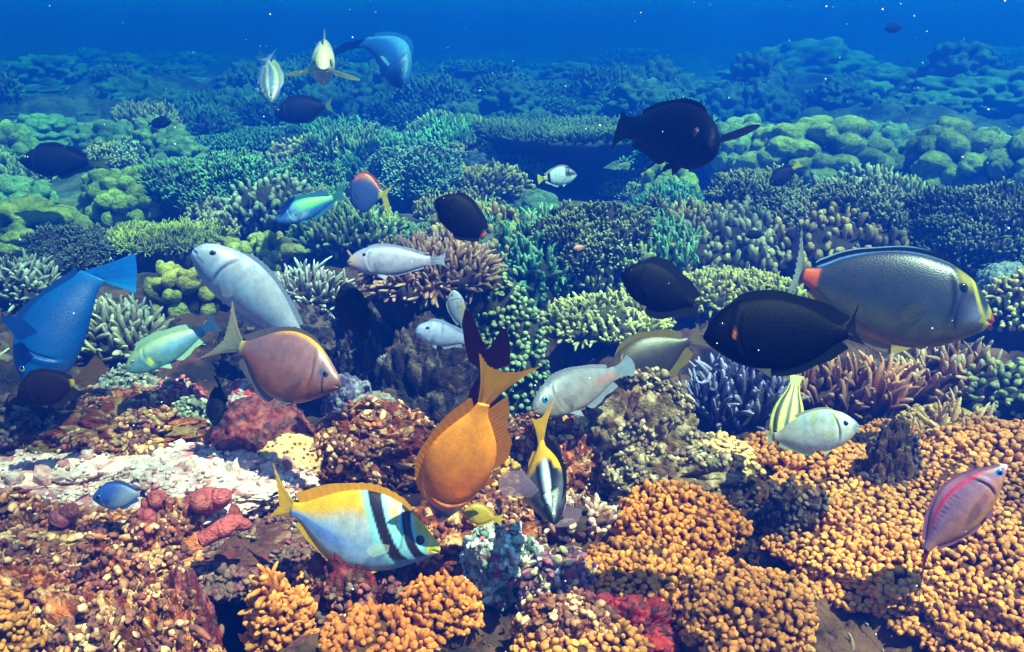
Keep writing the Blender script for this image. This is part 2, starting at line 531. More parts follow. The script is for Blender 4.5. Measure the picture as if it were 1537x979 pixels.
def rock(name, label, cat, loc, r3, zc, pal, seed, sub=6, rough=0.22, lump=0.28, lumpscale=3.0, growth=0, gcol=None, gR=0.0033, gL=0.006,
         group=None, mat='rock', colscale=3.5, gname='nodules', under=0.0, chunks=0, csize=0.013):
    v, f = ico(sub)
    r3 = np.asarray(r3, float)
    def disp(u):
        w, _ = worley(u * lumpscale + seed * 1.7 + 0.2 * vnoise(u * 5, seed)[:, None], seed + 3)
        w2, _ = worley(u * lumpscale * 2.9 + seed + 0.15 * vnoise(u * 9, seed)[:, None], seed + 13)
        w3, _ = worley(u * lumpscale * 7.5 + seed, seed + 23)
        fine = 0.42 * lump * (np.sqrt(np.clip(1 - (w2 / 0.8) ** 2, 0, 1)) - 0.5) + 0.16 * lump * (np.sqrt(np.clip(1 - (w3 / 0.8) ** 2, 0, 1)) - 0.5)
        d = 1 + fine + rough * fbm(u * 1.4 + seed * 2.3, 3, seed) + lump * (np.sqrt(np.clip(1 - (w / 0.8) ** 2, 0, 1)) - 0.5) + 0.07 * fbm(u * 7 + seed, 4, seed + 7)
        if under:
            d = d * (1 - under * smooth(0.15, -0.5, u[:, 2]))
        return d
    P = v * disp(v)[:, None] * r3 + np.array([0, 0, zc])
    mb = MB()
    mb.add(P, None, f, rock_colors(v, pal, seed, colscale))
    o = mb.build(name, M[mat])
    o.location = loc
    tag(o, label, cat, group)
    if chunks:
        rng = np.random.default_rng(seed + 7)
        U = dome(chunks, -0.3, rng, 1.2)
        Q = U * disp(U)[:, None] * r3 + np.array([0, 0, zc])
        pick = rock_colors(U * 1.6 + 5, pal, seed + 15, colscale * 1.4)
        cv, cf = ico(2)
        ch = MB()
        for k in range(chunks):
            s = 0.55 * csize * math.exp(rng.normal() * 0.45)
            ax = nrm(rng.normal(size=(3, 3)))
            st = s * np.array([1, 0.75 + 0.4 * rng.random(), 0.55 + 0.4 * rng.random()])
            off = rng.random(3) * 40
            w, _ = worley(cv * 2.3 + off, 5)
            d = 1 + 0.6 * fbm(cv * 1.5 + off, 3, 2) - 0.5 * np.clip(w - 0.2, 0, 1) + 0.22 * fbm(cv * 5 + off, 2, 3)
            qv = (cv * d[:, None] * st) @ np.linalg.qr(ax)[0]
            cc = mix(np.tile(pick[k], (len(cv), 1)), pal[int(rng.integers(len(pal)))], 0.6 * smooth(0.05, 0.4, fbm(cv * 2.2 + off, 3, 9)))
            ch.add(qv + Q[k] + U[k] * s * 0.05, None, cf, cc * (0.88 + 0.24 * rng.random()))
        ch.build('rubble_pieces', M[mat], o)
    if growth:
        rng = np.random.default_rng(seed + 99)
        U = dome(growth, -0.35, rng, 0.55)
        U = U[fbm(U * 2.4 + seed, 3, seed + 70) > 0.0]
        n = len(U)
        G = U * disp(U)[:, None] * r3 + np.array([0, 0, zc])
        D = nrm(nrm(U / r3) + rng.normal(size=U.shape) * 0.24)
        pick = rock_colors(U * 1.7, gcol or pal, seed + 5, colscale) * 1.15 + 0.03
        g = MB()
        sc = np.exp(rng.normal(size=n) * 0.22)
        Lq = gR * sc * (0.9 + 1.0 * rng.random(n))
        fingers(g, G - D * (gR * sc)[:, None] * 0.5, D, Lq + gR * sc * 0.5, gR * sc, pick * 0.3, pick * 1.15, rng, 'knob', 6, bend=0.5, vary=0.12, rough=0.14, tipat=0.75)
        U2 = nrm(U[rng.integers(n, size=n)] + rng.normal(size=(n, 3)) * 0.05)
        G2 = U2 * disp(U2)[:, None] * r3 + np.array([0, 0, zc])
        fingers(g, G2 - nrm(U2) * 0.001, nrm(U2 / r3) + rng.normal(size=U2.shape) * 0.8, gL * (0.3 + 0.6 * rng.random(n)), gR * 0.25, pick * 0.7, pick * 1.1, rng, 'spike', 4, bend=0.7, vary=0.2)
        g.build(gname, M['branch'], o)
    return o

def massive_coral(name, label, cat, loc, r3, zc, cb, ct, seed, lobes=2.6, amp=0.42, sub=6, group=None, mat='massive'):
    """Rounded boulder coral swelling into smooth lobes."""
    v, f = ico(sub)
    r3 = np.asarray(r3, float)
    w, cid = worley(v * lobes + seed * 2.1 + 0.12 * vnoise(v * 3, seed)[:, None], seed)
    bulge = np.sqrt(np.clip(1 - (w / 0.78) ** 2, 0, 1))
    d = 1 - amp * 0.55 + amp * bulge * (0.75 + 0.5 * cid) + 0.16 * fbm(v * 1.3 + seed, 2, seed) + 0.07 * fbm(v * 4.5 + seed, 3, seed + 1) + 0.03 * fbm(v * 14, 3, seed)
    mb = MB()
    t = np.clip(0.75 * bulge + 0.35 * fbm(v * 3.5, 3, seed + 8), 0, 1)  # shade in the creases is put into the colour, crowns lighter
    mb.add(v * d[:, None] * r3 + np.array([0, 0, zc]), None, f, mix(np.asarray(cb), np.asarray(ct), t))
    o = mb.build(name, M[mat])
    o.location = loc
    return tag(o, label, cat, group)

def spot(px, yt, yb, wpx, ryf=0.8, dz=0.0):
    """Ground spot, half sizes and height of a growth whose front foot shows at photo row yb and crest at row yt."""
    g = ground(px, yb)
    d = np.dot(g - CAM, FWD)
    rx = wpx / F_PX * d / 2
    ry = rx * ryf
    cy = g[1] + ry
    k = cy / g[1]
    rx *= (1 + k) / 2
    r = ray(px, yt)
    t = cy / r[1]
    h = CAM_H + r[2] * t
    x = g[0] * k
    z = bed_z(x, cy) * 0.5 - 0.015 + dz
    return (x, cy, z), rx, ry, max(0.05, h - z)
def colony(name, label, cat, px, yt, yb, w, cb, ct, seed, ryf=0.8, q=0.55, L=0.05, dz=0.0, **kw):
    loc, rx, ry, h = spot(px, yt, yb, w, ryf, dz)
    hh = max(0.03, h - L * 0.8)
    return finger_coral(name, label, cat, loc, (max(0.03, rx - L * 0.4), max(0.03, ry - L * 0.4), hh * q), hh * (1 - q), cb, ct, seed, L=L, **kw)
def boulder(name, label, cat, px, yt, yb, w, pal, seed, ryf=0.8, q=0.55, dz=0.0, **kw):
    loc, rx, ry, h = spot(px, yt, yb, w, ryf, dz)
    return rock(name, label, cat, loc, (rx, ry, h * q), h * (1 - q), pal, seed, **kw)
def lobed(name, label, cat, px, yt, yb, w, cb, ct, seed, ryf=0.8, q=0.6, dz=0.0, **kw):
    loc, rx, ry, h = spot(px, yt, yb, w, ryf, dz)
    return massive_coral(name, label, cat, loc, (rx, ry, h * q), h * (1 - q), cb, ct, seed, **kw)
# ---------------------------------------------------------------- the reef: far, middle, near
TEAL, TEALT = lin(36, 60, 40), lin(140, 180, 124)
OLV, OLVT = lin(48, 52, 24), lin(176, 166, 100)
YGR, YGRT = lin(104, 104, 30), lin(200, 188, 84)
BRN, BRNT = lin(98, 64, 48), lin(220, 196, 176)
ORG, ORGT = lin(116, 50, 18), lin(236, 142, 68)
PUR, PURT = lin(84, 70, 110), lin(178, 164, 196)
RUS, RUST = lin(140, 70, 44), lin(216, 150, 116)

# far ridges of rounded coral heads fading into the blue, dulled colours adding to the haze
rf = random.Random(5)
for i, (px, yt, yb, w) in enumerate([(1215, 66, 150, 170), (1140, 95, 150, 120), (1330, 104, 172, 130), (1270, 120, 185, 120), (1430, 116, 190, 150),
                                     (1520, 108, 190, 140), (1390, 140, 196, 110), (1500, 72, 120, 170), (1060, 120, 160, 110)]):
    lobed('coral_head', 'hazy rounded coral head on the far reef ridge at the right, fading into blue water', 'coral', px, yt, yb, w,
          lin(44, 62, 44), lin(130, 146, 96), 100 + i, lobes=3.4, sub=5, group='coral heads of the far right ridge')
for i, (px, yt, yb, w) in enumerate([(40, 130, 170, 150), (170, 140, 176, 130), (300, 120, 160, 160), (430, 128, 166, 140), (560, 138, 175, 150),
                                     (700, 140, 178, 160), (640, 160, 196, 120), (830, 128, 168, 150), (960, 132, 170, 130), (90, 168, 205, 130), (250, 168, 200, 120), (380, 158, 196, 110),
                                     (520, 104, 132, 170), (760, 106, 134, 150), (180, 104, 132, 170)]):
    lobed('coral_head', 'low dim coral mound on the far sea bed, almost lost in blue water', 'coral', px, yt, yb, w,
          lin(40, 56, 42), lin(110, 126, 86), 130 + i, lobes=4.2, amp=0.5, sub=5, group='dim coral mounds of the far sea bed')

# boulder corals with smooth lobes
MC, MCT = lin(44, 60, 24), lin(190, 186, 74)
lobed('boulder_coral', 'broad lobed boulder coral with yellow-green crowns, right of the dark parrotfish', 'coral', 1215, 182, 300, 210, MC, MCT, 11, lobes=2.5)
lobed('boulder_coral', 'smooth folded boulder coral in front of the right edge, tallest of the lobed ones', 'coral', 1430, 186, 300, 150, MC, MCT, 12, lobes=2.3)
lobed('boulder_coral', 'pale green boulder coral cut off by the right picture edge', 'coral', 1535, 205, 310, 130, MC, MCT, 13, lobes=2.2)
lobed('boulder_coral', 'dim blue-green boulder coral between the two brightest lobed corals', 'coral', 1325, 190, 280, 120, lin(78, 104, 70), lin(150, 166, 110), 14, lobes=3.4)
lobed('boulder_coral', 'lobed boulder coral right under the head of the dark parrotfish', 'coral', 1115, 185, 285, 110, MC, lin(180, 190, 110), 15, lobes=2.6)
lobed('boulder_coral', 'small knobby yellow-green boulder coral at the right end of the table coral shadow', 'coral', 1003, 244, 312, 74, MC, MCT, 16, lobes=2.0)
lobed('boulder_coral', 'low pale boulder coral at the far right below the ridge', 'coral', 1470, 200, 262, 120, MC, lin(180, 186, 120), 17, lobes=2.4)
lobed('boulder_coral', 'big pale yellow-green boulder coral against the left picture edge', 'coral', 40, 306, 392, 200, MC, MCT, 18, lobes=2.3)
lobed('boulder_coral', 'bright green-topped boulder coral by the left edge above the blue parrotfish', 'coral', 10, 186, 262, 90, MC, MCT, 19, lobes=2.4)
lobed('boulder_coral', 'rounded blue-green boulder coral behind the large dark fish on the left', 'coral', 80, 176, 235, 110, lin(84, 108, 66), lin(160, 176, 110), 20, lobes=2.6)
lobed('boulder_coral', 'yellow-green boulder coral right of the large dark fish on the left', 'coral', 195, 255, 338, 130, MC, MCT, 21, lobes=2.8)
lobed('boulder_coral', 'teal boulder coral beside the left edge, under the large dark fish', 'coral', 25, 268, 330, 110, lin(80, 108, 74), lin(150, 172, 112), 22, lobes=2.5)
lobed('boulder_coral', 'smooth ball-shaped grey-green coral below the black and white butterflyfish', 'coral', 806, 288, 338, 66, lin(80, 100, 80), lin(130, 150, 112), 23, lobes=1.4, amp=0.2)
lobed('boulder_coral', 'dusky blue boulder coral left of the table coral', 'coral', 725, 232, 296, 100, lin(76, 84, 100), lin(126, 132, 140), 24, lobes=3.2)

# table coral: a thin plate on a stalk
def table_coral():
    g = ground(850, 300)
    cx, cy = g[0] + 0.02, g[1] + 0.42
    r = ray(850, 204)
    zt = CAM_H + r[2] * cy / r[1]
    zt = min(zt, 0.36)
    rng = np.random.default_rng(3)
    na, nr = 110, 16
    th = np.linspace(0, 2 * math.pi, na)
    edge = 1 + 0.13 * np.sin(3 * th + 1) + 0.06 * np.sin(7 * th) + 0.03 * np.sin(17 * th)
    pts, col = [], []
    prof = [(0.0, 0.0), (0.3, 0.006), (0.6, 0.014), (0.85, 0.02), (0.96, 0.022), (1.0, 0.012), (0.97, -0.006), (0.8, -0.035), (0.55, -0.085), (0.36, -0.14), (0.26, -0.19), (0.22, -0.26), (0.2, -zt - 0.03)]
    for rr, zz in prof:
        pts.append(np.stack([rr * edge * 0.42 * np.cos(th), rr * edge * 0.40 * np.sin(th), zz + 0 * th + 0.012 * np.sin(2 * th) * rr], 1))
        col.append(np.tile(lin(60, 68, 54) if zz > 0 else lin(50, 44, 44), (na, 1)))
    mb = MB()
    mb.add(np.concatenate(pts), grid_faces(len(prof), na), col=np.concatenate(col))
    o = mb.build('table_coral', M['base'])
    o.location = (cx, cy, zt)
    tag(o, 'flat table coral on a stalk with deep shadow beneath, left of the black parrotfish', 'coral')
    n = 2200
    a, rr = rng.random(n) * 2 * math.pi, np.sqrt(rng.random(n)) * 0.99
    e = np.interp(a, th, edge)
    P = np.stack([rr * e * 0.42 * np.cos(a), rr * e * 0.40 * np.sin(a), 0.018 * rr], 1)
    D = np.stack([0.7 * rr ** 3 * np.cos(a), 0.7 * rr ** 3 * np.sin(a), np.ones(n)], 1) + rng.normal(size=(n, 3)) * 0.3
    f = MB()
    fingers(f, P, D, 0.035 + 0.02 * rng.random(n), 0.006, TEAL, lin(104, 116, 78), rng, 'branch', 5)
    f.build('branchlets', M['branch'], o)
table_coral()

# middle distance: brushy and knobbly colonies
colony('brush_coral', 'teal brush coral with upright tips on the skyline left of centre', 'coral', 420, 190, 250, 260, TEAL, TEALT, 31, L=0.0238, R=0.0054, updir=0.7, ryf=0.5, sp=2.5, lump=0.3, tipat=0.85)
colony('brush_coral', 'teal brush coral below the skyline brush, above the bright green plate', 'coral', 330, 226, 338, 190, TEAL, TEALT, 32, L=0.0211, R=0.0043, updir=0.6, ryf=0.6, lump=0.5, tipat=0.85)
colony('brush_coral', 'dark teal brush coral left of the fish with red margin', 'coral', 462, 240, 330, 130, TEAL, TEALT, 33, L=0.0184, R=0.0043, updir=0.6, ryf=0.6, lump=0.5, tipat=0.85)
colony('brush_coral', 'blue-green bushy coral right of the fish with red margin', 'coral', 632, 222, 326, 160, lin(64, 92, 80), lin(160, 186, 160), 34, L=0.0156, R=0.0043, updir=0.4, lump=0.5, tipat=0.85)
colony('brush_coral', 'fine-branched grey-green coral dome above the lavender parrotfish', 'coral', 535, 318, 404, 175, TEAL, lin(176, 184, 130), 35, L=0.0184, R=0.0035, updir=0.5, lump=0.25, tipat=0.85)
colony('bottlebrush_coral', 'pale feathery green coral right of the black surgeonfish with orange tail base', 'coral', 735, 330, 430, 120, lin(90, 128, 90), lin(170, 204, 150), 36, L=0.027, R=0.0034, updir=0.3, prof='spike', branchlets=1, lump=0.4)
colony('bush_coral', 'wide olive bush coral with pale tips in the middle of the picture', 'coral', 880, 312, 448, 190, OLV, OLVT, 37, L=0.0156, R=0.0040, updir=0.5, lump=0.5, tipat=0.85)
colony('bush_coral', 'olive bush coral right of the middle, joined to a wider one', 'coral', 968, 300, 420, 105, OLV, OLVT, 38, L=0.0156, R=0.0040, updir=0.5, lump=0.5, tipat=0.85)
colony('bush_coral', 'tall olive-brown bush coral with bright tips under the lobed boulder corals', 'coral', 1130, 252, 400, 210, OLV, OLVT, 39, L=0.0184, R=0.0040, updir=0.55, lump=0.5, tipat=0.85)
colony('bush_coral', 'large olive-brown bush coral behind the grey unicornfish', 'coral', 1265, 262, 425, 210, lin(74, 76, 44), lin(186, 172, 116), 40, L=0.0184, R=0.0040, updir=0.55, lump=0.5, tipat=0.85)
colony('bush_coral', 'dark olive bush coral by the right edge above the unicornfish head', 'coral', 1440, 290, 440, 220, OLV, OLVT, 41, L=0.0156, R=0.0040, updir=0.5, lump=0.5, tipat=0.85)
colony('plate_coral', 'bright yellow-green plate of fine twigs above the knobby green coral', 'coral', 255, 336, 408, 195, YGR, YGRT, 42, L=0.024, R=0.0037, updir=0.4, q=0.32, prof='spike', branchlets=1, sp=3.0, lump=0.15)
colony('bush_coral', 'grey-brown tufted coral between the left boulder coral and the green plate', 'coral', 122, 340, 420, 130, lin(76, 70, 56), lin(140, 140, 110), 43, L=0.0102, R=0.0033, updir=0.3, lump=0.5, tipat=0.85)
colony('knob_coral', 'clump of fat yellow-green knobs between the blue and the grey parrotfish', 'coral', 283, 400, 492, 118, lin(110, 104, 40), lin(196, 178, 84), 44, L=0.032, R=0.020, sp=1.5, prof='lobe', segs=12, updir=0.2, lump=0.2, jitter=0.25, mat='massive', tipat=0.5)
colony('knob_coral', 'fat olive knobs behind the head of the grey parrotfish', 'coral', 395, 350, 424, 130, lin(110, 100, 44), lin(190, 172, 80), 45, L=0.036, R=0.021, sp=1.55, prof='lobe', segs=12, updir=0.4, lump=0.25, jitter=0.25, mat='massive', tipat=0.5)
colony('finger_coral', 'brown finger coral with white tips right of the grey parrotfish', 'coral', 462, 404, 500, 135, BRN, lin(226, 210, 200), 46, over=0.8, L=0.037, R=0.0051, updir=0.2, q=0.45, lump=0.3, tipat=0.85)
g_ = at(634, 455, 1.6)
finger_coral('finger_coral', 'brown finger coral with pale tips overhanging the dark hollow below the lavender parrotfish', 'coral', (g_[0], 1.66, -0.15), (.105, .13, .04), .36,
             lin(100, 56, 42), lin(190, 142, 120), 47, L=0.034, R=0.0048, updir=.3, lump=.3, tipat=.8, over=0.55, zmin=-.35, rock=lin(44, 30, 30))
colony('finger_coral', 'pale grey-brown finger coral below the tail of the blue parrotfish', 'coral', 180, 452, 560, 165, lin(104, 84, 62), lin(206, 186, 150), 48, L=0.039, R=0.0058, updir=0.45, lump=0.3, tipat=0.75)
colony('finger_coral', 'dark finger coral with grey tips at the left edge behind the blue parrotfish', 'coral', 30, 388, 470, 120, lin(70, 62, 54), lin(160, 150, 130), 49, L=0.031, R=0.0054, updir=0.4, lump=0.3)
colony('cauliflower_coral', 'bright cream-yellow cushion of short branches left of the black fish in the middle', 'coral', 905, 444, 548, 200, lin(150, 132, 60), lin(228, 208, 132), 50, over=0.8, L=0.023, R=0.0051, updir=0.35, q=0.45, lump=0.15, branchlets=1, sp=2.6, tipat=0.7)
colony('cauliflower_coral', 'dull teal-green knobbly coral left of the cream-yellow cushion', 'coral', 755, 440, 570, 120, lin(74, 84, 58), lin(150, 158, 116), 51, L=0.010, R=0.0055, prof='knob', updir=0.3, lump=0.4)
colony('cauliflower_coral', 'yellow-brown knobbly coral ridge behind the black fish in the middle', 'coral', 1090, 408, 490, 220, lin(132, 110, 52), lin(210, 184, 104), 52, L=0.017, R=0.0051, updir=0.3, q=0.5, lump=0.25)
colony('finger_coral', 'purple-blue finger coral below the large black surgeonfish', 'coral', 1100, 528, 668, 170, PUR, PURT, 53, L=0.048, R=0.0051, updir=0.6, lump=0.25, sp=2.5, tipat=0.8, ryf=0.7)
colony('finger_coral', 'rust-brown finger coral under the grey unicornfish', 'coral', 1270, 536, 640, 190, RUS, RUST, 54, L=0.045, R=0.0058, updir=0.6, lump=0.25, sp=2.5, tipat=0.75, ryf=0.7)
colony('finger_coral', 'reddish finger coral right below the mouth of the grey unicornfish', 'coral', 1420, 520, 625, 170, RUS, lin(206, 160, 126), 55, L=0.037, R=0.0058, updir=0.5, lump=0.3, sp=2.4, tipat=0.75)
colony('cauliflower_coral', 'green-brown knobbly coral at the right edge beside the unicornfish face', 'coral', 1525, 408, 540, 150, lin(112, 84, 48), lin(196, 170, 110), 56, L=0.015, R=0.0061, updir=0.2, prof='knob', lump=0.35)
colony('cauliflower_coral', 'dull green knobbly coral at the right edge, below the level of the unicornfish mouth', 'coral', 1515, 536, 650, 140, lin(84, 84, 56), lin(164, 160, 110), 57, L=0.015, R=0.0061, updir=0.2, prof='knob', lump=0.4)
colony('staghorn_coral', 'pale orange coral of slender pointed branches above the purple-pink fish', 'coral', 1425, 606, 735, 150, lin(180, 104, 52), lin(236, 186, 128), 58, L=0.053, R=0.0051, updir=0.3, prof='spike', branchlets=2, sp=4.2, lump=0.2, jitter=0.45)

# near: orange knob corals and rocks
OR = dict(prof='knob', sp=1.52, jitter=0.3, updir=0.35, segs=7, tipat=0.62, rock=lin(96, 50, 24))
colony('orange_coral', 'large orange knob coral carpet filling the bottom right corner', 'coral', 1420, 742, 1070, 640, ORG, ORGT, 61, L=0.0078, R=0.0040, q=0.6, lump=0.3, ryf=1.35, nmax=12000, **OR)
colony('orange_coral', 'orange knob coral mound at the right edge behind the purple-pink fish', 'coral', 1490, 640, 800, 240, ORG, ORGT, 62, L=0.0091, R=0.0051, q=0.5, lump=0.25, **OR)
colony('orange_coral', 'small orange knob coral under the pale fish with striped tail', 'coral', 1205, 655, 770, 180, ORG, ORGT, 63, L=0.0078, R=0.0051, q=0.42, lump=0.25, dz=0.03, **OR)
colony('orange_coral', 'pale orange crust of small knobs left of the pale fish with striped tail', 'coral', 1075, 662, 760, 150, lin(156, 100, 52), lin(226, 172, 110), 64, L=0.0065, R=0.0048, q=0.5, lump=0.25, **OR)
colony('orange_coral', 'golden orange knob coral right of the black-faced yellow rabbitfish', 'coral', 1010, 748, 880, 200, lin(116, 50, 14), lin(228, 130, 48), 65, L=0.0091, R=0.0040, q=0.5, lump=0.3, **OR)
colony('orange_coral', 'golden orange knob coral in the middle of the bottom, beside the red sponge', 'coral', 965, 838, 960, 230, lin(116, 50, 14), lin(230, 134, 54), 66, L=0.0078, R=0.0040, q=0.45, lump=0.3, **OR)
colony('orange_coral', 'rounded golden knob coral below the snout of the double-barred rabbitfish', 'coral', 662, 872, 1000, 125, lin(116, 50, 16), lin(220, 116, 42), 67, L=0.0091, R=0.0040, q=0.5, lump=0.15, **OR)
colony('orange_coral', 'small bright orange finger clump on the bottom edge left of centre', 'coral', 425, 868, 960, 95, lin(150, 64, 20), lin(232, 130, 60), 68, L=0.0130, R=0.0040, q=0.45, lump=0.3, **OR)
colony('orange_coral', 'small orange finger clump under the belly of the double-barred rabbitfish', 'coral', 476, 838, 890, 55, lin(140, 66, 26), lin(216, 132, 62), 69, L=0.0104, R=0.0041, q=0.45, lump=0.3, **OR)
colony('orange_coral', 'orange knob coral along the bottom edge under the rounded golden one', 'coral', 575, 958, 1050, 190, lin(146, 62, 20), lin(226, 118, 48), 70, L=0.0091, R=0.0040, q=0.4, lump=0.3, **OR)
colony('orange_coral', 'orange knob coral in the bottom left corner', 'coral', 5, 892, 1030, 130, ORG, lin(208, 126, 56), 71, L=0.0078, R=0.0040, q=0.5, lump=0.25, **OR)
colony('orange_coral', 'low orange knob coral on the bottom edge right of the red sponge', 'coral', 870, 940, 1050, 190, ORG, ORGT, 72, L=0.0078, R=0.0040, q=0.45, lump=0.3, **OR)
colony('orange_coral', 'orange knob coral at the bottom edge joining the large carpet on its left', 'coral', 1110, 868, 1040, 200, ORG, ORGT, 77, L=0.0078, R=0.0040, q=0.5, lump=0.3, ryf=1.1, **OR)
colony('pink_coral', 'pink-tipped soft orange coral clump under the fin of the black-faced yellow rabbitfish', 'coral', 865, 748, 830, 110, lin(190, 104, 78), lin(240, 186, 164), 73, L=0.016, R=0.0044, q=0.45, lump=0.35, prof='knob', branchlets=1, sp=2.6)
colony('orange_coral', 'brown-gold knob coral between the orange fish and the black-faced yellow one', 'coral', 745, 690, 800, 100, lin(120, 70, 32), lin(206, 140, 66), 74, L=0.0091, R=0.0048, q=0.45, lump=0.3, **OR)
colony('orange_coral', 'orange knob coral crest below the staghorn coral, left of the purple-pink fish', 'coral', 1320, 690, 800, 120, ORG, ORGT, 75, L=0.0078, R=0.0051, q=0.45, lump=0.3, **OR)
colony('orange_coral', 'pale orange knob coral on the right above the purple-pink fish', 'coral', 1400, 612, 690, 130, lin(160, 96, 46), lin(232, 178, 106), 76, L=0.0091, R=0.0051, q=0.45, lump=0.3, **OR)

boulder('rock', 'brown algae-covered rock mound behind the black-faced yellow rabbitfish', 'rock', 950, 592, 740, 150, OLIVE, 201, lump=0.5, growth=4311, gR=0.0037, gL=0.006)
boulder('rock', 'rough reddish brown rock right of the orange fish', 'rock', 820, 632, 745, 130, BROWN, 202, lump=0.5, growth=3162, gR=0.0037, gL=0.006)
boulder('rock', 'pale brown rock shelf below the purple finger coral', 'rock', 1010, 672, 770, 190, OLIVE, 203, lump=0.5, growth=3736, gR=0.0037, gL=0.006)
boulder('rock', 'rusty brown nodule-covered rock left of the orange fish', 'rock', 575, 628, 745, 160, BROWN, 204, lump=0.5, growth=4598, gR=0.0037, gL=0.006, sub=7)
boulder('rock', 'dark maroon rock wall left of the honeycomb coral', 'rock', 400, 600, 735, 150, MAROON, 205, rough=0.15, lump=0.12, mat='sponge')
boulder('rock', 'rounded pink-topped boulder under the brown rabbitfish', 'rock', 385, 574, 668, 100, PINK + [lin(196, 176, 170)], 206, rough=0.15, lump=0.12)
boulder('rock', 'grey-pink round rock right of the brown rabbitfish head', 'rock', 565, 592, 665, 92, GREYS, 207, rough=0.12, lump=0.1)
boulder('rock', 'ragged grey rock lump rising in the dark hollow above the round rock', 'rock', 585, 548, 620, 50, GREYS, 208, rough=0.4)
boulder('rock', 'purplish crusted rock beside the brown rabbitfish snout', 'rock', 525, 572, 640, 70, [lin(110, 90, 130), lin(80, 64, 100), lin(150, 140, 150)], 209, rough=0.35)
boulder('rock', 'pale grey-green rock hump behind the dark fish on the left', 'rock', 205, 562, 640, 100, [lin(160, 150, 136), lin(120, 120, 100), lin(190, 170, 150)], 210, growth=862, gR=0.0037, gL=0.006)
boulder('rock', 'pink-crusted rock with pale patches right of the grey-green hump', 'rock', 268, 580, 655, 90, PINK, 211, rough=0.25, growth=573, gR=0.0037, gL=0.006)
boulder('rock', 'round dusky pink rock knob in the rubble on the left', 'rock', 290, 632, 690, 52, [lin(150, 82, 92), lin(120, 60, 70), lin(180, 160, 140)], 212, rough=0.12, lump=0.1)
boulder('rock', 'speckled grey-green rock beside the dark maroon wall', 'rock', 292, 604, 680, 60, [lin(130, 130, 100), lin(190, 180, 150), lin(90, 90, 70)], 213, rough=0.25, growth=573, gR=0.0037, gL=0.006)
boulder('rock', 'colourful rubble bank under the dark fish on the left', 'rock', 190, 612, 715, 230, BROWN + [lin(150, 110, 60)], 214, lump=0.5, growth=6325, gR=0.0037, gL=0.006, sub=7)
boulder('rock', 'shadowy brown rubble bank at the left edge below the dark fish', 'rock', 40, 620, 720, 180, [lin(76, 52, 48), lin(120, 90, 70), lin(80, 40, 56)], 215, lump=0.5, growth=4311, gR=0.0037, gL=0.006, sub=7)
for i, (px, yt, yb, w, lb) in enumerate([
        (35, 758, 836, 90, 'small brown encrusted rock mound at the left edge, under the white rubble shelf'),
        (88, 786, 870, 110, 'lumpy red-brown rock left below the small blue damselfish'),
        (165, 792, 872, 110, 'lumpy red-brown rock straight below the small blue damselfish'),
        (238, 806, 884, 96, 'crusted brown rock below the pink coral nubs, right of the lumpy ones'),
        (70, 856, 940, 120, 'tan-tipped crusted rock above the orange coral of the bottom left corner'),
        (178, 868, 950, 126, 'wide crusted rock at the lower left, beside the dark hollow'),
        (268, 764, 838, 60, 'narrow dark rock stump standing beside the pink coral finger'),
        (262, 918, 990, 90, 'low crusted rock on the bottom edge left of the orange finger clump')]):
    boulder('rock', lb, 'rock', px, yt, yb, w, BROWN[i % 3:] + BROWN[:i % 3], 400 + i, rough=0.38, lump=0.55, growth=1500, gR=0.0036, gL=0.006, ryf=0.75)
boulder('rubble', 'white bleached rubble shelf at the left behind the small blue damselfish', 'rubble', 110, 700, 800, 330, WHITE, 216, mat='pale', rough=0.35, lump=0.4, sub=7, growth=900, gR=0.0030, gL=0.006, q=0.5, chunks=60, csize=0.016)
boulder('rubble', 'white bleached rubble shelf around the pink stubby corals', 'rubble', 335, 700, 806, 250, WHITE, 217, dz=0.02, mat='pale', rough=0.35, lump=0.4, sub=7, growth=900, gR=0.0030, gL=0.006, q=0.5, chunks=60, csize=0.014)
boulder('rock', 'brown nodule-covered rubble slope in the lower left', 'rock', 130, 815, 935, 300, BROWN + [lin(206, 150, 96)], 218, lump=0.5, growth=8623, gR=0.0037, gL=0.006, sub=7)
boulder('rock', 'dark rubble slope at the bottom left beneath the nodule-covered one', 'rock', 190, 915, 1010, 220, BROWN, 219, lump=0.5, growth=5175, gR=0.0037, gL=0.006, sub=7)
boulder('rock', 'brown crusted ledge over the dark hollow, behind the double-barred rabbitfish tail', 'rock', 365, 812, 876, 210, [lin(96, 50, 42), lin(150, 100, 80), lin(110, 40, 50)], 220, lump=0.5, growth=3450, gR=0.0037, gL=0.006, q=0.42, dz=0.05)
boulder('rock', 'dark red rock deep in the hollow at the lower left', 'rock', 285, 872, 960, 90, MAROON, 221, mat='sponge', rough=0.2, lump=0.15)
boulder('rock', 'dark maroon rock under the belly of the double-barred rabbitfish', 'rock', 555, 842, 930, 170, MAROON + [lin(110, 70, 50)], 222, lump=0.5, growth=2011, gR=0.0037, gL=0.006)
boulder('rock', 'jagged white and pink crusted rock below the small yellow fish', 'rock', 745, 806, 910, 84, [lin(190, 186, 170), lin(170, 80, 96), lin(90, 110, 80), lin(210, 200, 190)], 223, rough=0.45, lump=0.5, growth=1148, gR=0.0037, gL=0.006)
boulder('rock', 'pink and purple crusted rock right of the jagged white one', 'rock', 838, 838, 930, 96, [lin(150, 70, 84), lin(200, 170, 170), lin(90, 50, 70), lin(200, 170, 120)], 224, rough=0.4, lump=0.5, growth=1148, gR=0.0037, gL=0.006)
boulder('rock', 'brown rock behind the jagged white and pink crusted rock', 'rock', 690, 770, 880, 190, BROWN, 225, lump=0.5, growth=2875, gR=0.0037, gL=0.006)
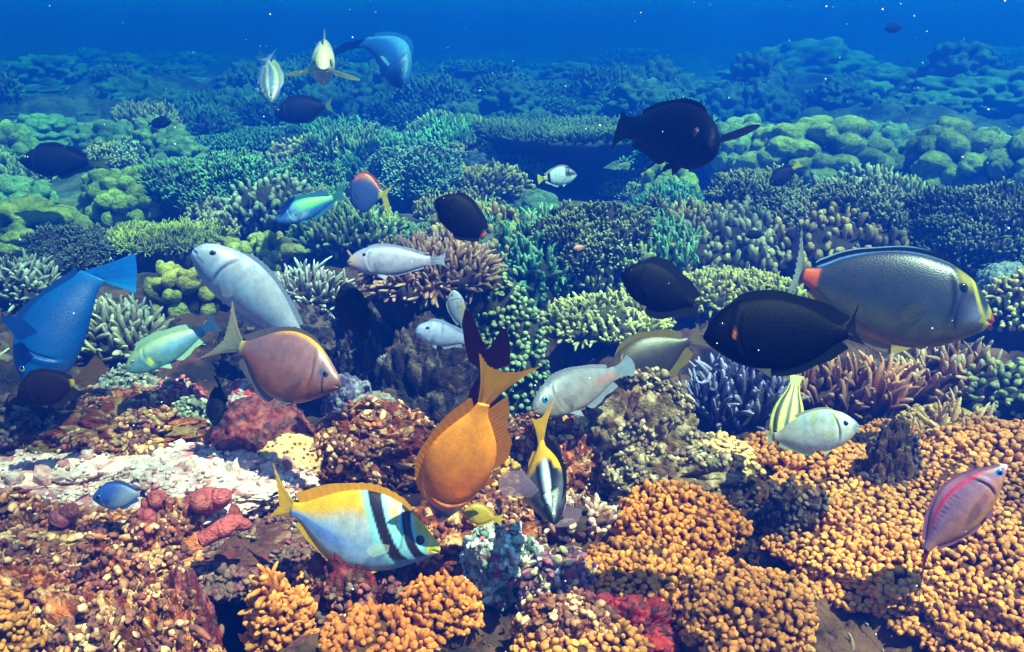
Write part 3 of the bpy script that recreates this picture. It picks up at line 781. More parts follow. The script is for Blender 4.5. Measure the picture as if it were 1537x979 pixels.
boulder('rock', 'dull brown rock at the bottom edge below the pink and purple crusted one', 'rock', 850, 910, 1010, 120, BROWN, 226, lump=0.5, growth=2011, gR=0.0037, gL=0.006)
boulder('sponge', 'crumpled bright red sponge at the bottom between orange knob corals', 'sponge', 945, 902, 985, 125, [lin(150, 14, 30), lin(96, 8, 24), lin(200, 50, 30), lin(70, 10, 24)], 227, mat='sponge', rough=0.4, lump=0.4, lumpscale=3.5)
boulder('rock', 'brown pillar of dead coral between the orange carpet and the pale fish', 'rock', 1322, 650, 800, 74, [lin(76, 48, 34), lin(120, 80, 52), lin(60, 40, 36)], 228, growth=2011, gR=0.0037, gL=0.006, q=0.5)
boulder('rock', 'shadowy brown rock under the small orange knob coral', 'rock', 1150, 748, 850, 190, [lin(70, 40, 28), lin(110, 66, 40), lin(50, 30, 28)], 229, lump=0.5, growth=1725, gR=0.0037, gL=0.006)
boulder('honeycomb_coral', 'cream dome of honeycomb coral dotted with dark pits', 'coral', 442, 656, 752, 136, [lin(228, 166, 116), lin(206, 140, 90)], 230, mat='honey', rough=0.1, lump=0.05)
boulder('rock', 'pale lilac smooth coral head behind the unicornfish face at the right', 'coral', 1500, 396, 470, 84, [lin(150, 150, 150), lin(130, 130, 140)], 231, rough=0.1, lump=0.15)
DARKR = [lin(58, 38, 40), lin(92, 60, 54), lin(44, 32, 44), lin(120, 92, 84)]  # palette kept dark so the hollow reads as shaded even where lit
boulder('rock', 'broken dark rock in the shade straight under the overhanging brown coral', 'rock', 640, 500, 622, 130, DARKR, 240, rough=0.4, lump=0.5, ryf=0.6, sub=6)
boulder('rock', 'low dark rock in the hollow left of the broken one under the overhang', 'rock', 560, 500, 590, 90, DARKR, 241, rough=0.4, lump=0.5, ryf=0.7)
boulder('rock', 'shadowed dark rock behind the tail of the mauve-brown rabbitfish', 'rock', 440, 470, 560, 150, DARKR, 242, rough=0.4, lump=0.5, ryf=0.6)
# stubby pink coralline branches on the white rubble
def stub(label, pts, R, seed, col=lin(196, 84, 84)):
    P = [at(*p) for p in pts]
    rng = np.random.default_rng(seed)
    mb = MB()
    a, b = np.array(P[0]), np.array(P[-1])
    Ld = np.linalg.norm(b - a)
    o0 = (a + b) / 2
    fingers(mb, (a - o0)[None], (b - a)[None], Ld, R, col * 0.8, col, rng, 'lobe', 16, bend=0.15)
    for k in range(4):
        s = 0.2 + 0.7 * rng.random()
        fingers(mb, (a + (b - a) * s - o0)[None], (nrm(b - a) * 0.4 + rng.normal(size=3) * 0.9)[None], R * (1.3 + rng.random()), R * 0.75, col * 0.85, col, rng, 'lobe', 14, bend=0.2)
    o = mb.build('coralline_branch', M['massive'])
    o.location = o0
    tag(o, label, 'coral', 'pink stubby corals on the white rubble')
stub('stubby pink coral lobe on the white rubble, right of the blue damselfish tail', [(283, 762, 1.17), (335, 738, 1.17)], 0.018, 1)
stub('long pink coral finger lying on the rubble edge above the dark hollow', [(300, 812, 1.06), (365, 778, 1.08)], 0.011, 2)
stub('pink coral nub directly under the blue damselfish', [(205, 812, 1.08), (228, 778, 1.1)], 0.014, 3)
stub('small faded pink coral nub left of the blue damselfish', [(88, 786, 1.1), (96, 768, 1.1)], 0.013, 4, lin(186, 92, 96))
stub('small pink coral nub touching the blue damselfish tail', [(222, 768, 1.14), (232, 748, 1.14)], 0.012, 5)
# ---------------------------------------------------------------- fish
SHAPES = {   # t, top, bottom (units of the length from snout to tail root), and half width
    'rabbit': ([0, .03, .08, .16, .28, .42, .56, .70, .82, .92, 1], [.015, .05, .085, .14, .205, .24, .235, .19, .125, .065, .042],
               [-.015, -.04, -.075, -.13, -.20, -.245, -.255, -.215, -.14, -.065, -.042], [.012, .03, .05, .072, .085, .085, .075, .058, .038, .022, .014]),
    'surgeon': ([0, .02, .06, .12, .22, .36, .52, .68, .82, .92, 1], [.015, .06, .13, .20, .265, .295, .285, .235, .155, .075, .05],
                [-.015, -.045, -.09, -.14, -.21, -.26, -.27, -.235, -.16, -.08, -.05], [.014, .035, .055, .07, .082, .085, .078, .062, .042, .026, .017]),
    'unicorn': ([0, .02, .06, .13, .22, .36, .52, .68, .82, .92, 1], [.02, .05, .10, .175, .225, .255, .25, .205, .135, .065, .04],
                [-.025, -.05, -.09, -.145, -.205, -.25, -.26, -.22, -.15, -.075, -.04], [.016, .035, .05, .065, .078, .082, .075, .06, .04, .026, .018]),
    'parrot': ([0, .015, .05, .12, .22, .36, .52, .68, .82, .92, 1], [.03, .065, .105, .15, .19, .21, .20, .165, .12, .09, .085],
               [-.03, -.055, -.085, -.125, -.165, -.185, -.18, -.15, -.11, -.085, -.082], [.025, .045, .065, .085, .10, .105, .095, .075, .05, .032, .022]),
    'damsel': ([0, .025, .07, .15, .26, .40, .56, .72, .85, .93, 1], [.015, .07, .13, .21, .27, .30, .285, .22, .13, .075, .06],
               [-.015, -.055, -.11, -.18, -.245, -.28, -.27, -.21, -.125, -.075, -.06], [.02, .045, .065, .085, .10, .10, .085, .06, .04, .024, .018]),
    'slim': ([0, .02, .06, .14, .25, .40, .56, .72, .85, .93, 1], [.015, .04, .07, .11, .14, .15, .14, .11, .075, .055, .05],
             [-.015, -.035, -.06, -.09, -.115, -.125, -.12, -.095, -.065, -.05, -.048], [.014, .03, .045, .06, .07, .07, .062, .048, .032, .022, .016]),
}
def curve(xs, ys, x):
    """Smooth monotone-ish interpolation (cubic Hermite)."""
    xs, ys = np.asarray(xs, float), np.asarray(ys, float)
    m = np.gradient(ys, xs)
    i = np.clip(np.searchsorted(xs, x) - 1, 0, len(xs) - 2)
    h = xs[i + 1] - xs[i]
    s = (x - xs[i]) / h
    return (2 * s ** 3 - 3 * s ** 2 + 1) * ys[i] + (s ** 3 - 2 * s ** 2 + s) * h * m[i] + (-2 * s ** 3 + 3 * s ** 2) * ys[i + 1] + (s ** 3 - s ** 2) * h * m[i + 1]

FORK = [(.20, .20), (.13, .10), (.10, .0), (.13, -.10), (.20, -.20)]
SQUARE = [(.17, .13), (.175, .06), (.175, .0), (.175, -.06), (.17, -.13)]
LUNATE = [(.24, .24), (.10, .12), (.065, .0), (.10, -.12), (.24, -.24)]
DEEP = [(.30, .20), (.15, .09), (.085, .0), (.15, -.09), (.30, -.20)]

def fish(name, label, nose, ped, up, shape, col, fin=None, tail=FORK, tailcol=None, hs=1.0, ws=1.0, bend=(0, 0, 0), dorsal=(.2, .93, .06), anal=(.55, .93, .06),
         pect=(.29, -.25, .14, 24, .36), pectcol=None, pelvic=True, eye=(.10, .35, .026), iris=lin(160, 150, 110), skin='skin', group=None, dorcol=None, spines=14, finmat='fin', pectmat='clearfin', mouth=None, cat='fish', toward=0.0):
    A, B = at(*nose), at(*ped)
    X = A - B
    Ln = np.linalg.norm(X)
    X = X / Ln
    upv = RGT * up[0] - UPV * up[1] - FWD * (up[2] if len(up) > 2 else 0)
    Z = nrm(upv - X * np.dot(upv, X))
    Y = np.cross(Z, X)
    Mx = Matrix(((X[0], Y[0], Z[0], 0), (X[1], Y[1], Z[1], 0), (X[2], Y[2], Z[2], 0), (0, 0, 0, 1)))
    Mx = Matrix.Translation(Vector((A + B) / 2)) @ Mx @ Matrix.Scale(Ln, 4)
    ts, tops, bots, wids = SHAPES[shape]
    top = lambda t: curve(ts, tops, t) * hs
    bot = lambda t: curve(ts, bots, t) * hs
    wid = lambda t: curve(ts, wids, t) * ws
    by, bz, hy = bend
    def warp(p):
        p = np.array(p, float)
        s = np.clip(0.15 - p[:, 0], 0, None)
        s2 = np.clip(p[:, 0] - 0.1, 0, None)
        lin_ = 0.4225 * (0.5 - p[:, 0])            # the bend bows the fish between snout and tail root
        p[:, 1] += by * (s ** 2 - lin_) + hy * s2 ** 2
        p[:, 2] += bz * (s ** 2 - lin_)
        return p
    nt_, ns_ = 110, 48
    t = (np.linspace(0, 1, nt_)) ** 1.25
    th = np.linspace(0, 2 * math.pi, ns_, endpoint=False)
    T, TH = np.meshgrid(t, th, indexing='ij')
    zc, hz = (top(T) + bot(T)) / 2, (top(T) - bot(T)) / 2
    cv, sv = np.cos(TH), np.sin(TH)
    Wd = wid(T) * np.sign(sv) * np.abs(sv) ** 1.15
    gill = 0.27 + 0.035 * np.cos(TH * 2)
    Wd = Wd * (1 + 0.10 * smooth(0.05, 0, np.abs(T - gill + 0.03)) * (T < gill) - 0.12 * np.exp(-((T - gill) / 0.010) ** 2) * smooth(0.75, 0.5, np.abs(cv)))
    Wd = Wd * (1 - 0.5 * np.exp(-((cv * hz + zc - (bot(T) + top(T)) * 0.5 + 0.012) / 0.006) ** 2) * smooth(0.05, 0.02, T))
    Zv = zc + hz * cv
    P = warp(np.stack([0.5 - T.ravel(), Wd.ravel(), Zv.ravel()], 1))
    nn = nt_ * ns_
    k = np.arange(ns_)
    k2 = (k + 1) % ns_
    q = np.concatenate([np.stack([i * ns_ + k, i * ns_ + k2, (i + 1) * ns_ + k2, (i + 1) * ns_ + k], 1) for i in range(nt_ - 1)])
    ends = warp(np.array([[0.505, 0, (top(0) + bot(0)) / 2], [-0.503, 0, (top(1.) + bot(1.)) / 2]]))
    tr = np.concatenate([np.stack([k2, k, np.full(ns_, nn)], 1), np.stack([(nt_ - 1) * ns_ + k, (nt_ - 1) * ns_ + k2, np.full(ns_, nn + 1)], 1)])
    v = cv.ravel()
    cb = np.asarray(col(T.ravel(), v, Wd.ravel() / 0.09))
    if cb.ndim == 1:
        cb = np.tile(cb, (nn, 1))
    cb = cb * (1 - 0.3 * np.exp(-((T - gill) / 0.008) ** 2) * smooth(0.75, 0.5, np.abs(cv))).ravel()[:, None]
    if mouth is not None:
        cb = mix(cb, mouth, smooth(0.035, 0.02, T.ravel()))
    mb = MB()
    mb.add(np.concatenate([P, ends]), q, tr, np.concatenate([cb, cb[:1], cb[-1:]]))
    o = mb.build(name, M[skin])
    o.matrix_world = Mx
    tag(o, label, cat, group)
    fin = cb.mean(0) if fin is None else np.asarray(fin, float)
    tailcol = fin if tailcol is None else tailcol
    def sheet(pname, base, outer, colf, nu, thick, mat, ripple=0.0, curl=None):
        """A fin: lens-thin solid between its root line and its outer edge, ribbed by its rays."""
        nv = 12
        vv = np.linspace(0, 1, nv)[None, :, None]
        base, outer = base[:, None, :], outer[:, None, :]
        g = base * (1 - vv) + outer * vv
        uu = np.linspace(0, 1, nu)[:, None]
        rib = 0.5 + 0.5 * np.cos(uu * nu * 0.62 * math.pi)
        off = thick * (1 - vv[..., 0]) ** 0.7 * (0.7 + 0.3 * rib) * (np.sin(uu * math.pi) ** 0.4 * 0.9 + 0.1) + 0.0006
        if curl is not None:
            g = g + curl(uu, vv[..., 0])
        side = np.array([0, 1.0, 0]) if not isinstance(thick, tuple) else 0
        f = MB()
        c = colf(np.broadcast_to(uu, (nu, nv)).ravel(), np.broadcast_to(vv[..., 0], (nu, nv)).ravel()) if callable(colf) else np.tile(np.asarray(colf, float), (nu * nv, 1))
        c = c * (1.0 + 0.12 * np.broadcast_to(rib, (nu, nv)).ravel())[:, None]
        nrmv = nrm(np.cross(np.gradient(g, axis=0), np.gradient(g, axis=1)))
        f.add(warp((g + nrmv * (off * (rib - 0.5) * 0.6)[..., None]).reshape(-1, 3)), grid_faces(nu, nv), col=c)
        return f.build(pname, M[mat], o)
    # tail
    if tail is not None:
        nu = 61
        hp = top(1.) * 0.92
        hb = bot(1.) * 0.92
        u = np.linspace(0, 1, nu)
        base = np.stack([np.full(nu, -0.485), np.zeros(nu), hp + (hb - hp) * u], 1)
        tp = np.array(tail)
        uk = np.linspace(0, 1, len(tp))
        outer = np.stack([-0.5 - np.interp(u, uk, tp[:, 0]), np.zeros(nu), np.interp(u, uk, tp[:, 1]) * 1.0], 1)
        outer[:, 0] += 0.004 * np.sin(u * 90)
        def tcurl(uu, vv):
            b = np.sin(vv * math.pi) * (np.abs(uu - 0.5) * 2) ** 2
            return np.stack([-0.02 * b * 0, 0 * b, -0.020 * b * np.sign(0.5 - uu)], -1)
        sheet('tail_fin', base, outer, tailcol, nu, 0.012, finmat, curl=tcurl)
    def ridge(pname, spec, edge, sgn, colf):
        t0, t1, h = spec[:3]
        lean = spec[3] if len(spec) > 3 else 0.6
        nu = 61
        u = np.linspace(0, 1, nu)
        tt = t0 + (t1 - t0) * u
        root = np.stack([0.5 - tt, np.zeros(nu), edge(tt) - sgn * 0.012], 1)
        hh = h * (np.clip(u / 0.12, 0, 1) ** 0.6) * (1 - 0.25 * smooth(0.35, 0.6, u) * smooth(0.8, 0.6, u)) * np.clip((1.03 - u) / 0.06, 0, 1) ** 0.5
        if spines:
            hh = hh * (1 - 0.16 * (1 - np.abs(np.cos(u * spines * math.pi))) * smooth(0.65, 0.5, u))
        outer = root + np.stack([-hh * lean * (0.4 + u), 0 * u, sgn * (hh + 0.012)], 1)
        sheet(pname, root, outer, colf, nu, 0.006, finmat)
    dc = fin if dorcol is None else dorcol
    if dorsal:
        ridge('dorsal_fin', dorsal, top, 1, dc)
    if anal:
        ridge('anal_fin', anal, bot, -1, fin)
    if pect:
        tp_, zr, ln0, ang0 = pect[:4]
        pw = pect[4] if len(pect) > 4 else 0.42
        pz0 = pect[5] if len(pect) > 5 else -0.25
        pc = fin if pectcol is None else pectcol
        for s in (1, -1):
            ln, ang = (ln0 * pect[6], 30) if len(pect) > 6 and s < 0 else (ln0, ang0)
            pz = -1.3 if len(pect) > 6 and s < 0 else pz0
            nu = 25
            u = np.linspace(-1, 1, nu)
            y0 = float(wid(np.array(tp_))) * 0.92
            z0 = float((top(tp_) + bot(tp_)) / 2 + (top(tp_) - bot(tp_)) / 2 * zr)
            a = math.radians(ang)
            out = np.array([-math.cos(a), s * math.sin(a), pz])
            acr = np.array([0.25 * math.cos(a), 0, 1.0])
            root = np.array([0.5 - tp_, s * y0, z0]) + acr * (u * min(0.05 if pectmat == 'rosefin' else 0.022, pw * ln0))[:, None]
            reach = ln * (1 - 0.35 * np.abs(u) ** 2.2) * (1 + 0.12 * u)
            outer = np.array([0.5 - tp_, s * y0, z0]) + out * reach[:, None] + acr * (u * ln * pw)[:, None]
            sheet('pectoral_fin', root, outer, pc, nu, 0.004, pectmat)
    if pelvic:
        for s in (1, -1):
            nu = 17
            u = np.linspace(0, 1, nu)
            t0 = 0.33
            zb = float(bot(np.array(t0))) + 0.012
            root = np.stack([0.5 - t0 - u * 0.05, np.full(nu, s * 0.015), np.full(nu, zb)], 1)
            outer = np.stack([0.5 - t0 - 0.06 - 0.10 * (1 - u) * 0.6 - u * 0.07, s * (0.02 + 0.03 * (1 - u)), zb - 0.085 * (1 - 0.75 * u)], 1)
            sheet('pelvic_fin', root, outer, fin, nu, 0.004, finmat)
    te, zr, r = eye
    z0 = float((top(te) + bot(te)) / 2 + (top(te) - bot(te)) / 2 * zr)
    y0 = float(wid(np.array(te))) * (1 - zr * zr) ** 0.57
    ev, ef = ico(3)
    for s in (1, -1):
        m = MB()
        rr = np.hypot(ev[:, 0], ev[:, 2])
        front = ev[:, 1] * s > 0
        c = mix(np.tile(np.asarray(iris), (len(ev), 1)), np.array([.004, .004, .006]), np.where(front, smooth(0.62, 0.5, rr), 0))
        c = mix(c, np.array([.02, .02, .02]), smooth(0.88, 0.97, rr))
        m.add(warp(ev * r * np.array([1, 0.55, 1]) + np.array([0.5 - te, s * (y0 - 0.1 * r), z0])), None, ef, c)
        m.build('eye', M['eye'], o)
    return o

BLACK = np.array([.0012, .0010, .0014])
def flat(c):
    return lambda t, v, y: np.tile(np.asarray(c, float), (len(t), 1))
def grad(cs, bs, e0=-.3, e1=.5):
    """Back colour cs, belly colour bs."""
    return lambda t, v, y: mix(np.tile(bs, (len(t), 1)), np.asarray(cs), smooth(e0, e1, v))

# the double-barred rabbitfish in front
def double_barred(t, v, y):
    c = mix(np.tile(lin(150, 168, 200), (len(t), 1)), lin(226, 156, 14), smooth(0.0, 0.7, v + 0.35 * smooth(0.55, 0.95, t)))
    c = mix(c, lin(176, 160, 160), smooth(.4, .2, np.abs(v - 0.1)) * smooth(.38, .5, t) * smooth(.75, .6, t) * 0.6)
    c = mix(c, lin(90, 110, 190), smooth(-.1, -.3, v) * smooth(-.75, -.5, v) * smooth(.45, .7, t) * 0.8)
    c = mix(c, lin(176, 178, 178), smooth(-.6, -.9, v))
    c = mix(c, lin(120, 190, 170), smooth(.44, .40, t - .165 * v) * (v > -2) * 0.8)
    c = mix(c, lin(226, 190, 60), smooth(.45, .8, v) * smooth(.4, .3, t))
    c = mix(c, lin(232, 196, 66), smooth(.085, .06, t))
    w = 0.012
    for (m0, sl, hw) in ((.325, .165, .044), (.165, .10, .032)):
        dd = np.abs(t - (m0 + sl * v))
        c = mix(c, lin(150, 200, 235), smooth(hw + 2.4 * w, hw + w, dd) * 0.9)
        c = mix(c, np.array([.018, .006, .006]), smooth(hw + w * .6, hw - w * .2, dd) * smooth(-1.0, -.55, v) )
    return c
YEL = lin(216, 150, 22)
fish('rabbitfish', 'yellow-backed silver rabbitfish with two dark bars across its face, over the rubble in front', (660, 826, 1.03), (438, 764, 1.06), (0.1, -1), 'rabbit',
     double_barred, fin=YEL, tail=[(.20, .27), (.13, .12), (.085, 0), (.14, -.09), (.235, -.15)], dorcol=lin(232, 140, 10), pectcol=lin(200, 196, 170), anal=(.5, .93, .035), eye=(.125, .34, .030), iris=lin(40, 30, 20), skin='smoothskin',
     dorsal=(.16, .95, .05, 0.9), hs=1.02)

# orange rabbitfish, head down
def orange_body(t, v, y):
    c = mix(np.tile(lin(242, 114, 0), (len(t), 1)), lin(248, 140, 2), smooth(.3, .9, t))
    c = mix(c, lin(110, 120, 160), smooth(.24, .14, t) * smooth(-.9, .1, -v + .25))
    c = mix(c, lin(40, 32, 30), smooth(.035, .0, np.abs(t - .12 - .05 * v)))
    c = mix(c, lin(150, 160, 170), smooth(.09, .05, t) * (v < .2))
    return c
fish('rabbitfish', 'deep orange rabbitfish diving head down in the middle of the reef', (660, 782, 1.02), (726, 606, 0.95), (-1, -.15, .25), 'rabbit', orange_body, fin=lin(246, 132, 2),
     spines=0, tail=[(.36, .20), (.28, .10), (.255, 0), (.28, -.10), (.36, -.22)], tailcol=lin(250, 150, 4), hs=.96, ws=1.2, dorsal=(.14, .95, .05, 1.4), anal=(.5, .95, .075, 1.5), iris=lin(30, 24, 20), bend=(0.0, -.12, 0), skin='smoothskin')
fish('surgeonfish', 'dark maroon fish diving behind the orange rabbitfish, showing only its V-shaped tail', (722, 640, 1.14), (731, 556, 1.10), (-1, 0), 'parrot', flat(lin(60, 10, 18)), fin=lin(66, 10, 20),
     tail=[(.12, .28), (.4, .36), (.75, .43), (1.0, .40), (.93, .32), (.7, .21), (.5, .11), (.33, .04), (.45, -.04), (.62, -.10), (.74, -.14), (.70, -.22), (.45, -.30), (.13, -.32)], hs=1.2, ws=.8, dorsal=None, anal=None, skin='dark')
# black-faced yellow rabbitfish, nose down towards us
def blackface(t, v, y):
    c = mix(np.tile(lin(226, 156, 10), (len(t), 1)), lin(66, 68, 78), smooth(.66, .52, t + .1 * np.abs(v)))
    blk = np.array([.006, .006, .010])
    f = smooth(.72, .58, t)
    c = mix(c, blk, f * smooth(.02, .12, v) * smooth(.99, .9, v + (t > .5) * .1))
    c = mix(c, lin(206, 222, 246), f * smooth(.16, .10, np.abs(v - .52)) * smooth(.05, .12, t))
    c = mix(c, blk, smooth(.16, .10, t) * (v > -.3) * .9)
    return mix(c, blk, smooth(.07, .04, t))
fish('rabbitfish', 'yellow rabbitfish with black and white striped face pointing its nose down at the camera', (832, 786, 0.93), (812, 664, 1.04), (.6, -.1, .9), 'rabbit', blackface, fin=lin(226, 156, 10),
     tail=[(.42, .18), (.34, .08), (.30, 0), (.34, -.08), (.42, -.15)], tailcol=lin(232, 164, 12), hs=.82, ws=1.45, pect=(.30, -.2, .32, 78, .5), pectmat='rosefin', pectcol=lin(255, 196, 190), dorcol=lin(20, 14, 16), dorsal=(.15, .93, .05, .8),
     eye=(.12, .2, .03), iris=lin(30, 26, 26), skin='smoothskin', bend=(0, .15, 0))
fish('damselfish', 'small lemon-yellow fish between the orange rabbitfish and the black-faced one', (696, 768, 1.04), (742, 778, 1.04), (.15, -1), 'damsel', grad(lin(168, 128, 10), lin(186, 140, 16)), fin=lin(200, 160, 20),
     tail=[(.3, .24), (.25, .1), (.22, 0), (.25, -.1), (.3, -.24)], hs=1.1, skin='smoothskin')

# grey unicornfish with orange tail spines
def unicorn(t, v, y):
    c = mix(np.tile(lin(46, 45, 56), (len(t), 1)), lin(98, 84, 22), smooth(.0, -.85, v))
    c = mix(c, lin(150, 110, 24), smooth(-.75, -.95, v) * smooth(.2, .5, t))
    c = mix(c, lin(60, 60, 60), smooth(.10, .0, np.abs(t - .36)) * smooth(.3, .0, np.abs(v + .1)) * .8)
    c = mix(c, lin(160, 140, 28), smooth(.07, .02, np.abs(t - .16 - .04 * v)) * smooth(.5, .85, v))
    c = mix(c, lin(130, 120, 150), smooth(.20, .08, t) * smooth(.6, .1, np.abs(v)) * .9)
    c = mix(c, lin(30, 28, 60), smooth(.012, .004, np.abs(t - .185 - .02 * np.cos(3 * v))) * smooth(.7, .4, np.abs(v)))
    c = mix(c, lin(200, 176, 30), smooth(.022, .008, np.abs(t - (.06 + .10 * np.clip(v, 0, 1)))) * (v > -.3))
    c = mix(c, lin(196, 176, 40), smooth(.06, .035, t))
    c = mix(c, lin(214, 60, 20), smooth(.03, .02, t))
    c = mix(c, lin(226, 84, 12), smooth(.05, .03, np.abs(t - .955)) * smooth(.95, .75, np.abs(v)))
    return c
def unidorsal(u, vv):
    c = mix(np.tile(np.array([.004, .004, .006]), (len(u), 1)), lin(170, 205, 240), smooth(.86, .94, vv) * smooth(.2, .45, u))
    return mix(c, lin(110, 160, 230), smooth(.42, .34, vv))
fish('unicornfish', 'grey unicornfish with orange tail spines, yellow brow and red lips facing right', (1490, 482, 1.22), (1204, 412, 1.27), (-.1, -1), 'unicorn', unicorn, fin=lin(150, 110, 30), tail=[(.07, .25), (.05, .12), (.04, 0), (.05, -.12), (.08, -.24)],
     tailcol=lin(150, 154, 140), dorcol=unidorsal, dorsal=(.20, .93, .035, .5), anal=(.42, .93, .03), eye=(.205, .56, .030), iris=lin(60, 50, 20), spines=0, pect=(.34, -.2, .15, 25), pectcol=lin(90, 80, 50), skin='smoothskin', hs=.98)
# black surgeonfish in front of it
def tangblack(t, v, y):
    c = np.tile(BLACK, (len(t), 1))
    return mix(c, lin(214, 110, 10), smooth(.016, .006, np.abs(t - (.20 + .045 * (v + .1)))) * smooth(.2, .12, np.abs(v + .05)))
fish('surgeonfish', 'large black surgeonfish with a small orange cheek mark in front of the grey unicornfish', (1056, 506, .84), (1272, 500, .83), (0, -1), 'surgeon', tangblack, fin=BLACK, tail=[(.085, .21), (.055, .1), (.06, 0), (.13, -.10), (.30, -.21)],
     dorsal=(.18, .95, .055, 1.2), anal=(.42, .95, .05, 1.0), hs=.90, eye=(.12, .35, .022), iris=lin(20, 16, 14), skin='dark', spines=0, pect=(.28, -.2, .15, 20), pectcol=BLACK, pectmat='fin')
fish('surgeonfish', 'black diamond-shaped surgeonfish with pointed tail over the cream-yellow coral', (932, 412, 1.05), (1040, 456, 1.05), (.38, -1), 'surgeon', flat(BLACK), fin=BLACK, tail=[(.27, .16), (.12, .04), (.07, 0), (.14, -.12), (.24, -.30)],
     dorsal=(.2, .99, .10, .6), anal=(.42, .99, .10, .6), hs=1.0, skin='dark', spines=0, iris=lin(20, 16, 14), pectcol=BLACK, pectmat='fin')
fish('surgeonfish', 'black surgeonfish with a touch of orange at its tail root, above the brush corals', (654, 300, 1.35), (728, 354, 1.35), (.55, -1), 'surgeon',
     lambda t, v, y: mix(np.tile(BLACK, (len(t), 1)), lin(190, 84, 20), smooth(.92, .98, t)), fin=BLACK, tailcol=lin(110, 130, 140), tail=[(.2, .2), (.11, .1), (.08, 0), (.11, -.1), (.2, -.2)], hs=1.05, skin='dark', spines=0, iris=lin(40, 40, 20), pectcol=BLACK, pectmat='fin')
# dark parrotfish upper right
fish('parrotfish', 'big black parrotfish with spread fins swimming right above the table coral', (1086, 230, 1.22), (948, 192, 1.42), (.12, -1), 'parrot', grad(np.array([.0015, .0018, .003]), np.array([.004, .002, .003])), fin=np.array([.003, .002, .004]),
     tail=[(.20, .13), (.22, .06), (.22, 0), (.22, -.06), (.21, -.14)], hs=.96, ws=1.0, dorsal=(.22, .9, .03), anal=(.5, .9, .04), pect=(.22, .1, .38, 80, .09, .42, .6), pectcol=np.array([.015, .012, .02]), pectmat='fin', eye=(.15, .35, .030), iris=lin(120, 70, 80), skin='dark', bend=(.1, -.16, -.5))
# large blue parrotfish at the left
def blueparrot(t, v, y):
    c = mix(np.tile(lin(3, 82, 158), (len(t), 1)), lin(5, 104, 180), smooth(.5, 1, t))
    return mix(c, lin(20, 130, 200), smooth(.93, 1, t))
fish('parrotfish', 'bright blue parrotfish diving head down at the left edge with raised square tail', (48, 580, 1.3), (140, 414, 1.34), (-1, -.55), 'parrot', blueparrot, fin=lin(8, 66, 136), tail=[(.31, -.10), (.24, -.18), (.17, -.25), (.09, -.31), (.01, -.37)], tailcol=lambda u, v: mix(np.tile(lin(8, 116, 204), (len(u), 1)), lin(14, 150, 224), smooth(.5, 1, u)),
     hs=1.35, ws=1.4, dorsal=(.3, .97, .05, .6), anal=None, pelvic=False, bend=(0, -.3, 0), pect=(.30, .6, .35, 65), pectcol=lin(14, 90, 180), pectmat='fin')
def greyparrot(t, v, y):
    c = mix(np.tile(lin(132, 146, 178), (len(t), 1)), lin(158, 152, 168), smooth(-.2, .6, v))
    c = mix(c, lin(158, 166, 190), smooth(.18, .05, t) * .6)
    return mix(c, lin(70, 80, 130), smooth(.010, .004, np.abs(v + .35 + .3 * (t - .1))) * smooth(.2, .15, t) * .0 + smooth(.05, .02, np.abs(v + .25)) * smooth(.13, .1, t) * .8)
fish('parrotfish', 'pale grey-blue parrotfish rising to the upper left with open flank, left of centre', (292, 374, 1.36), (446, 512, 1.42), (1, -.75), 'parrot', greyparrot, fin=lin(140, 146, 170), hs=.98, dorsal=(.25, .92, .035), anal=(.5, .9, .03), eye=(.11, .48, .024), iris=lin(60, 80, 120), skin='smoothskin', bend=(0, -.18, 0), pelvic=False,
     tail=SQUARE, pect=(.28, -.3, .14, 15))
def lavender(t, v, y):
    c = mix(np.tile(lin(150, 138, 158), (len(t), 1)), lin(120, 124, 150), smooth(.2, .8, v))
    return mix(c, lin(190, 140, 110), smooth(.16, .04, t) * .7)
fish('parrotfish', 'lavender-grey parrotfish facing left over the brown finger corals', (522, 394, 1.18), (646, 392, 1.2), (0, -1), 'slim', lavender, fin=lin(140, 140, 165), hs=1.3, tail=[(.2, .1), (.18, .05), (.17, 0), (.18, -.05), (.2, -.07)], dorsal=(.25, .92, .03), anal=(.5, .9, .02), eye=(.2, .45, .026), iris=lin(60, 60, 80), skin='smoothskin', pect=(.3, -.3, .15, 25))
def brownrabbit(t, v, y):
    c = mix(np.tile(lin(160, 84, 62), (len(t), 1)), lin(146, 92, 96), smooth(-.5, .4, v))
    c = mix(c, lin(150, 92, 80), smooth(.25, .08, t) * .5)
    c = mix(c, lin(80, 74, 110), smooth(.05, .02, np.abs(t - .155)) * smooth(.25, .1, np.abs(v - .35)))
    c = mix(c, lin(60, 40, 44), smooth(.012, .004, np.abs(t - .135 - .02 * v)) * smooth(.55, .4, np.abs(v + .3)))
    c = mix(c, lin(206, 136, 30), smooth(.86, .98, v) * smooth(.12, .25, t) * smooth(.75, .6, t))
    return mix(c, lin(214, 190, 50), smooth(.94, .99, t) * .8)
fish('rabbitfish', 'mauve-brown rabbitfish with yellow back edge and pale forked tail, facing right', (512, 580, 1.16), (360, 520, 1.22), (.15, -1), 'rabbit', brownrabbit, fin=lin(110, 90, 88), tail=[(.20, .34), (.17, .16), (.17, 0), (.26, -.13), (.38, -.24)], tailcol=lambda u, v: mix(np.tile(lin(150, 138, 112), (len(u), 1)), lin(206, 120, 50), smooth(.06, .0, np.minimum(u, 1 - u)) * .8),
     hs=1.14, eye=(.13, .40, .026), iris=lin(70, 66, 100), skin='smoothskin', dorsal=(.2, .95, .035, 1.2), mouth=lin(110, 60, 60))
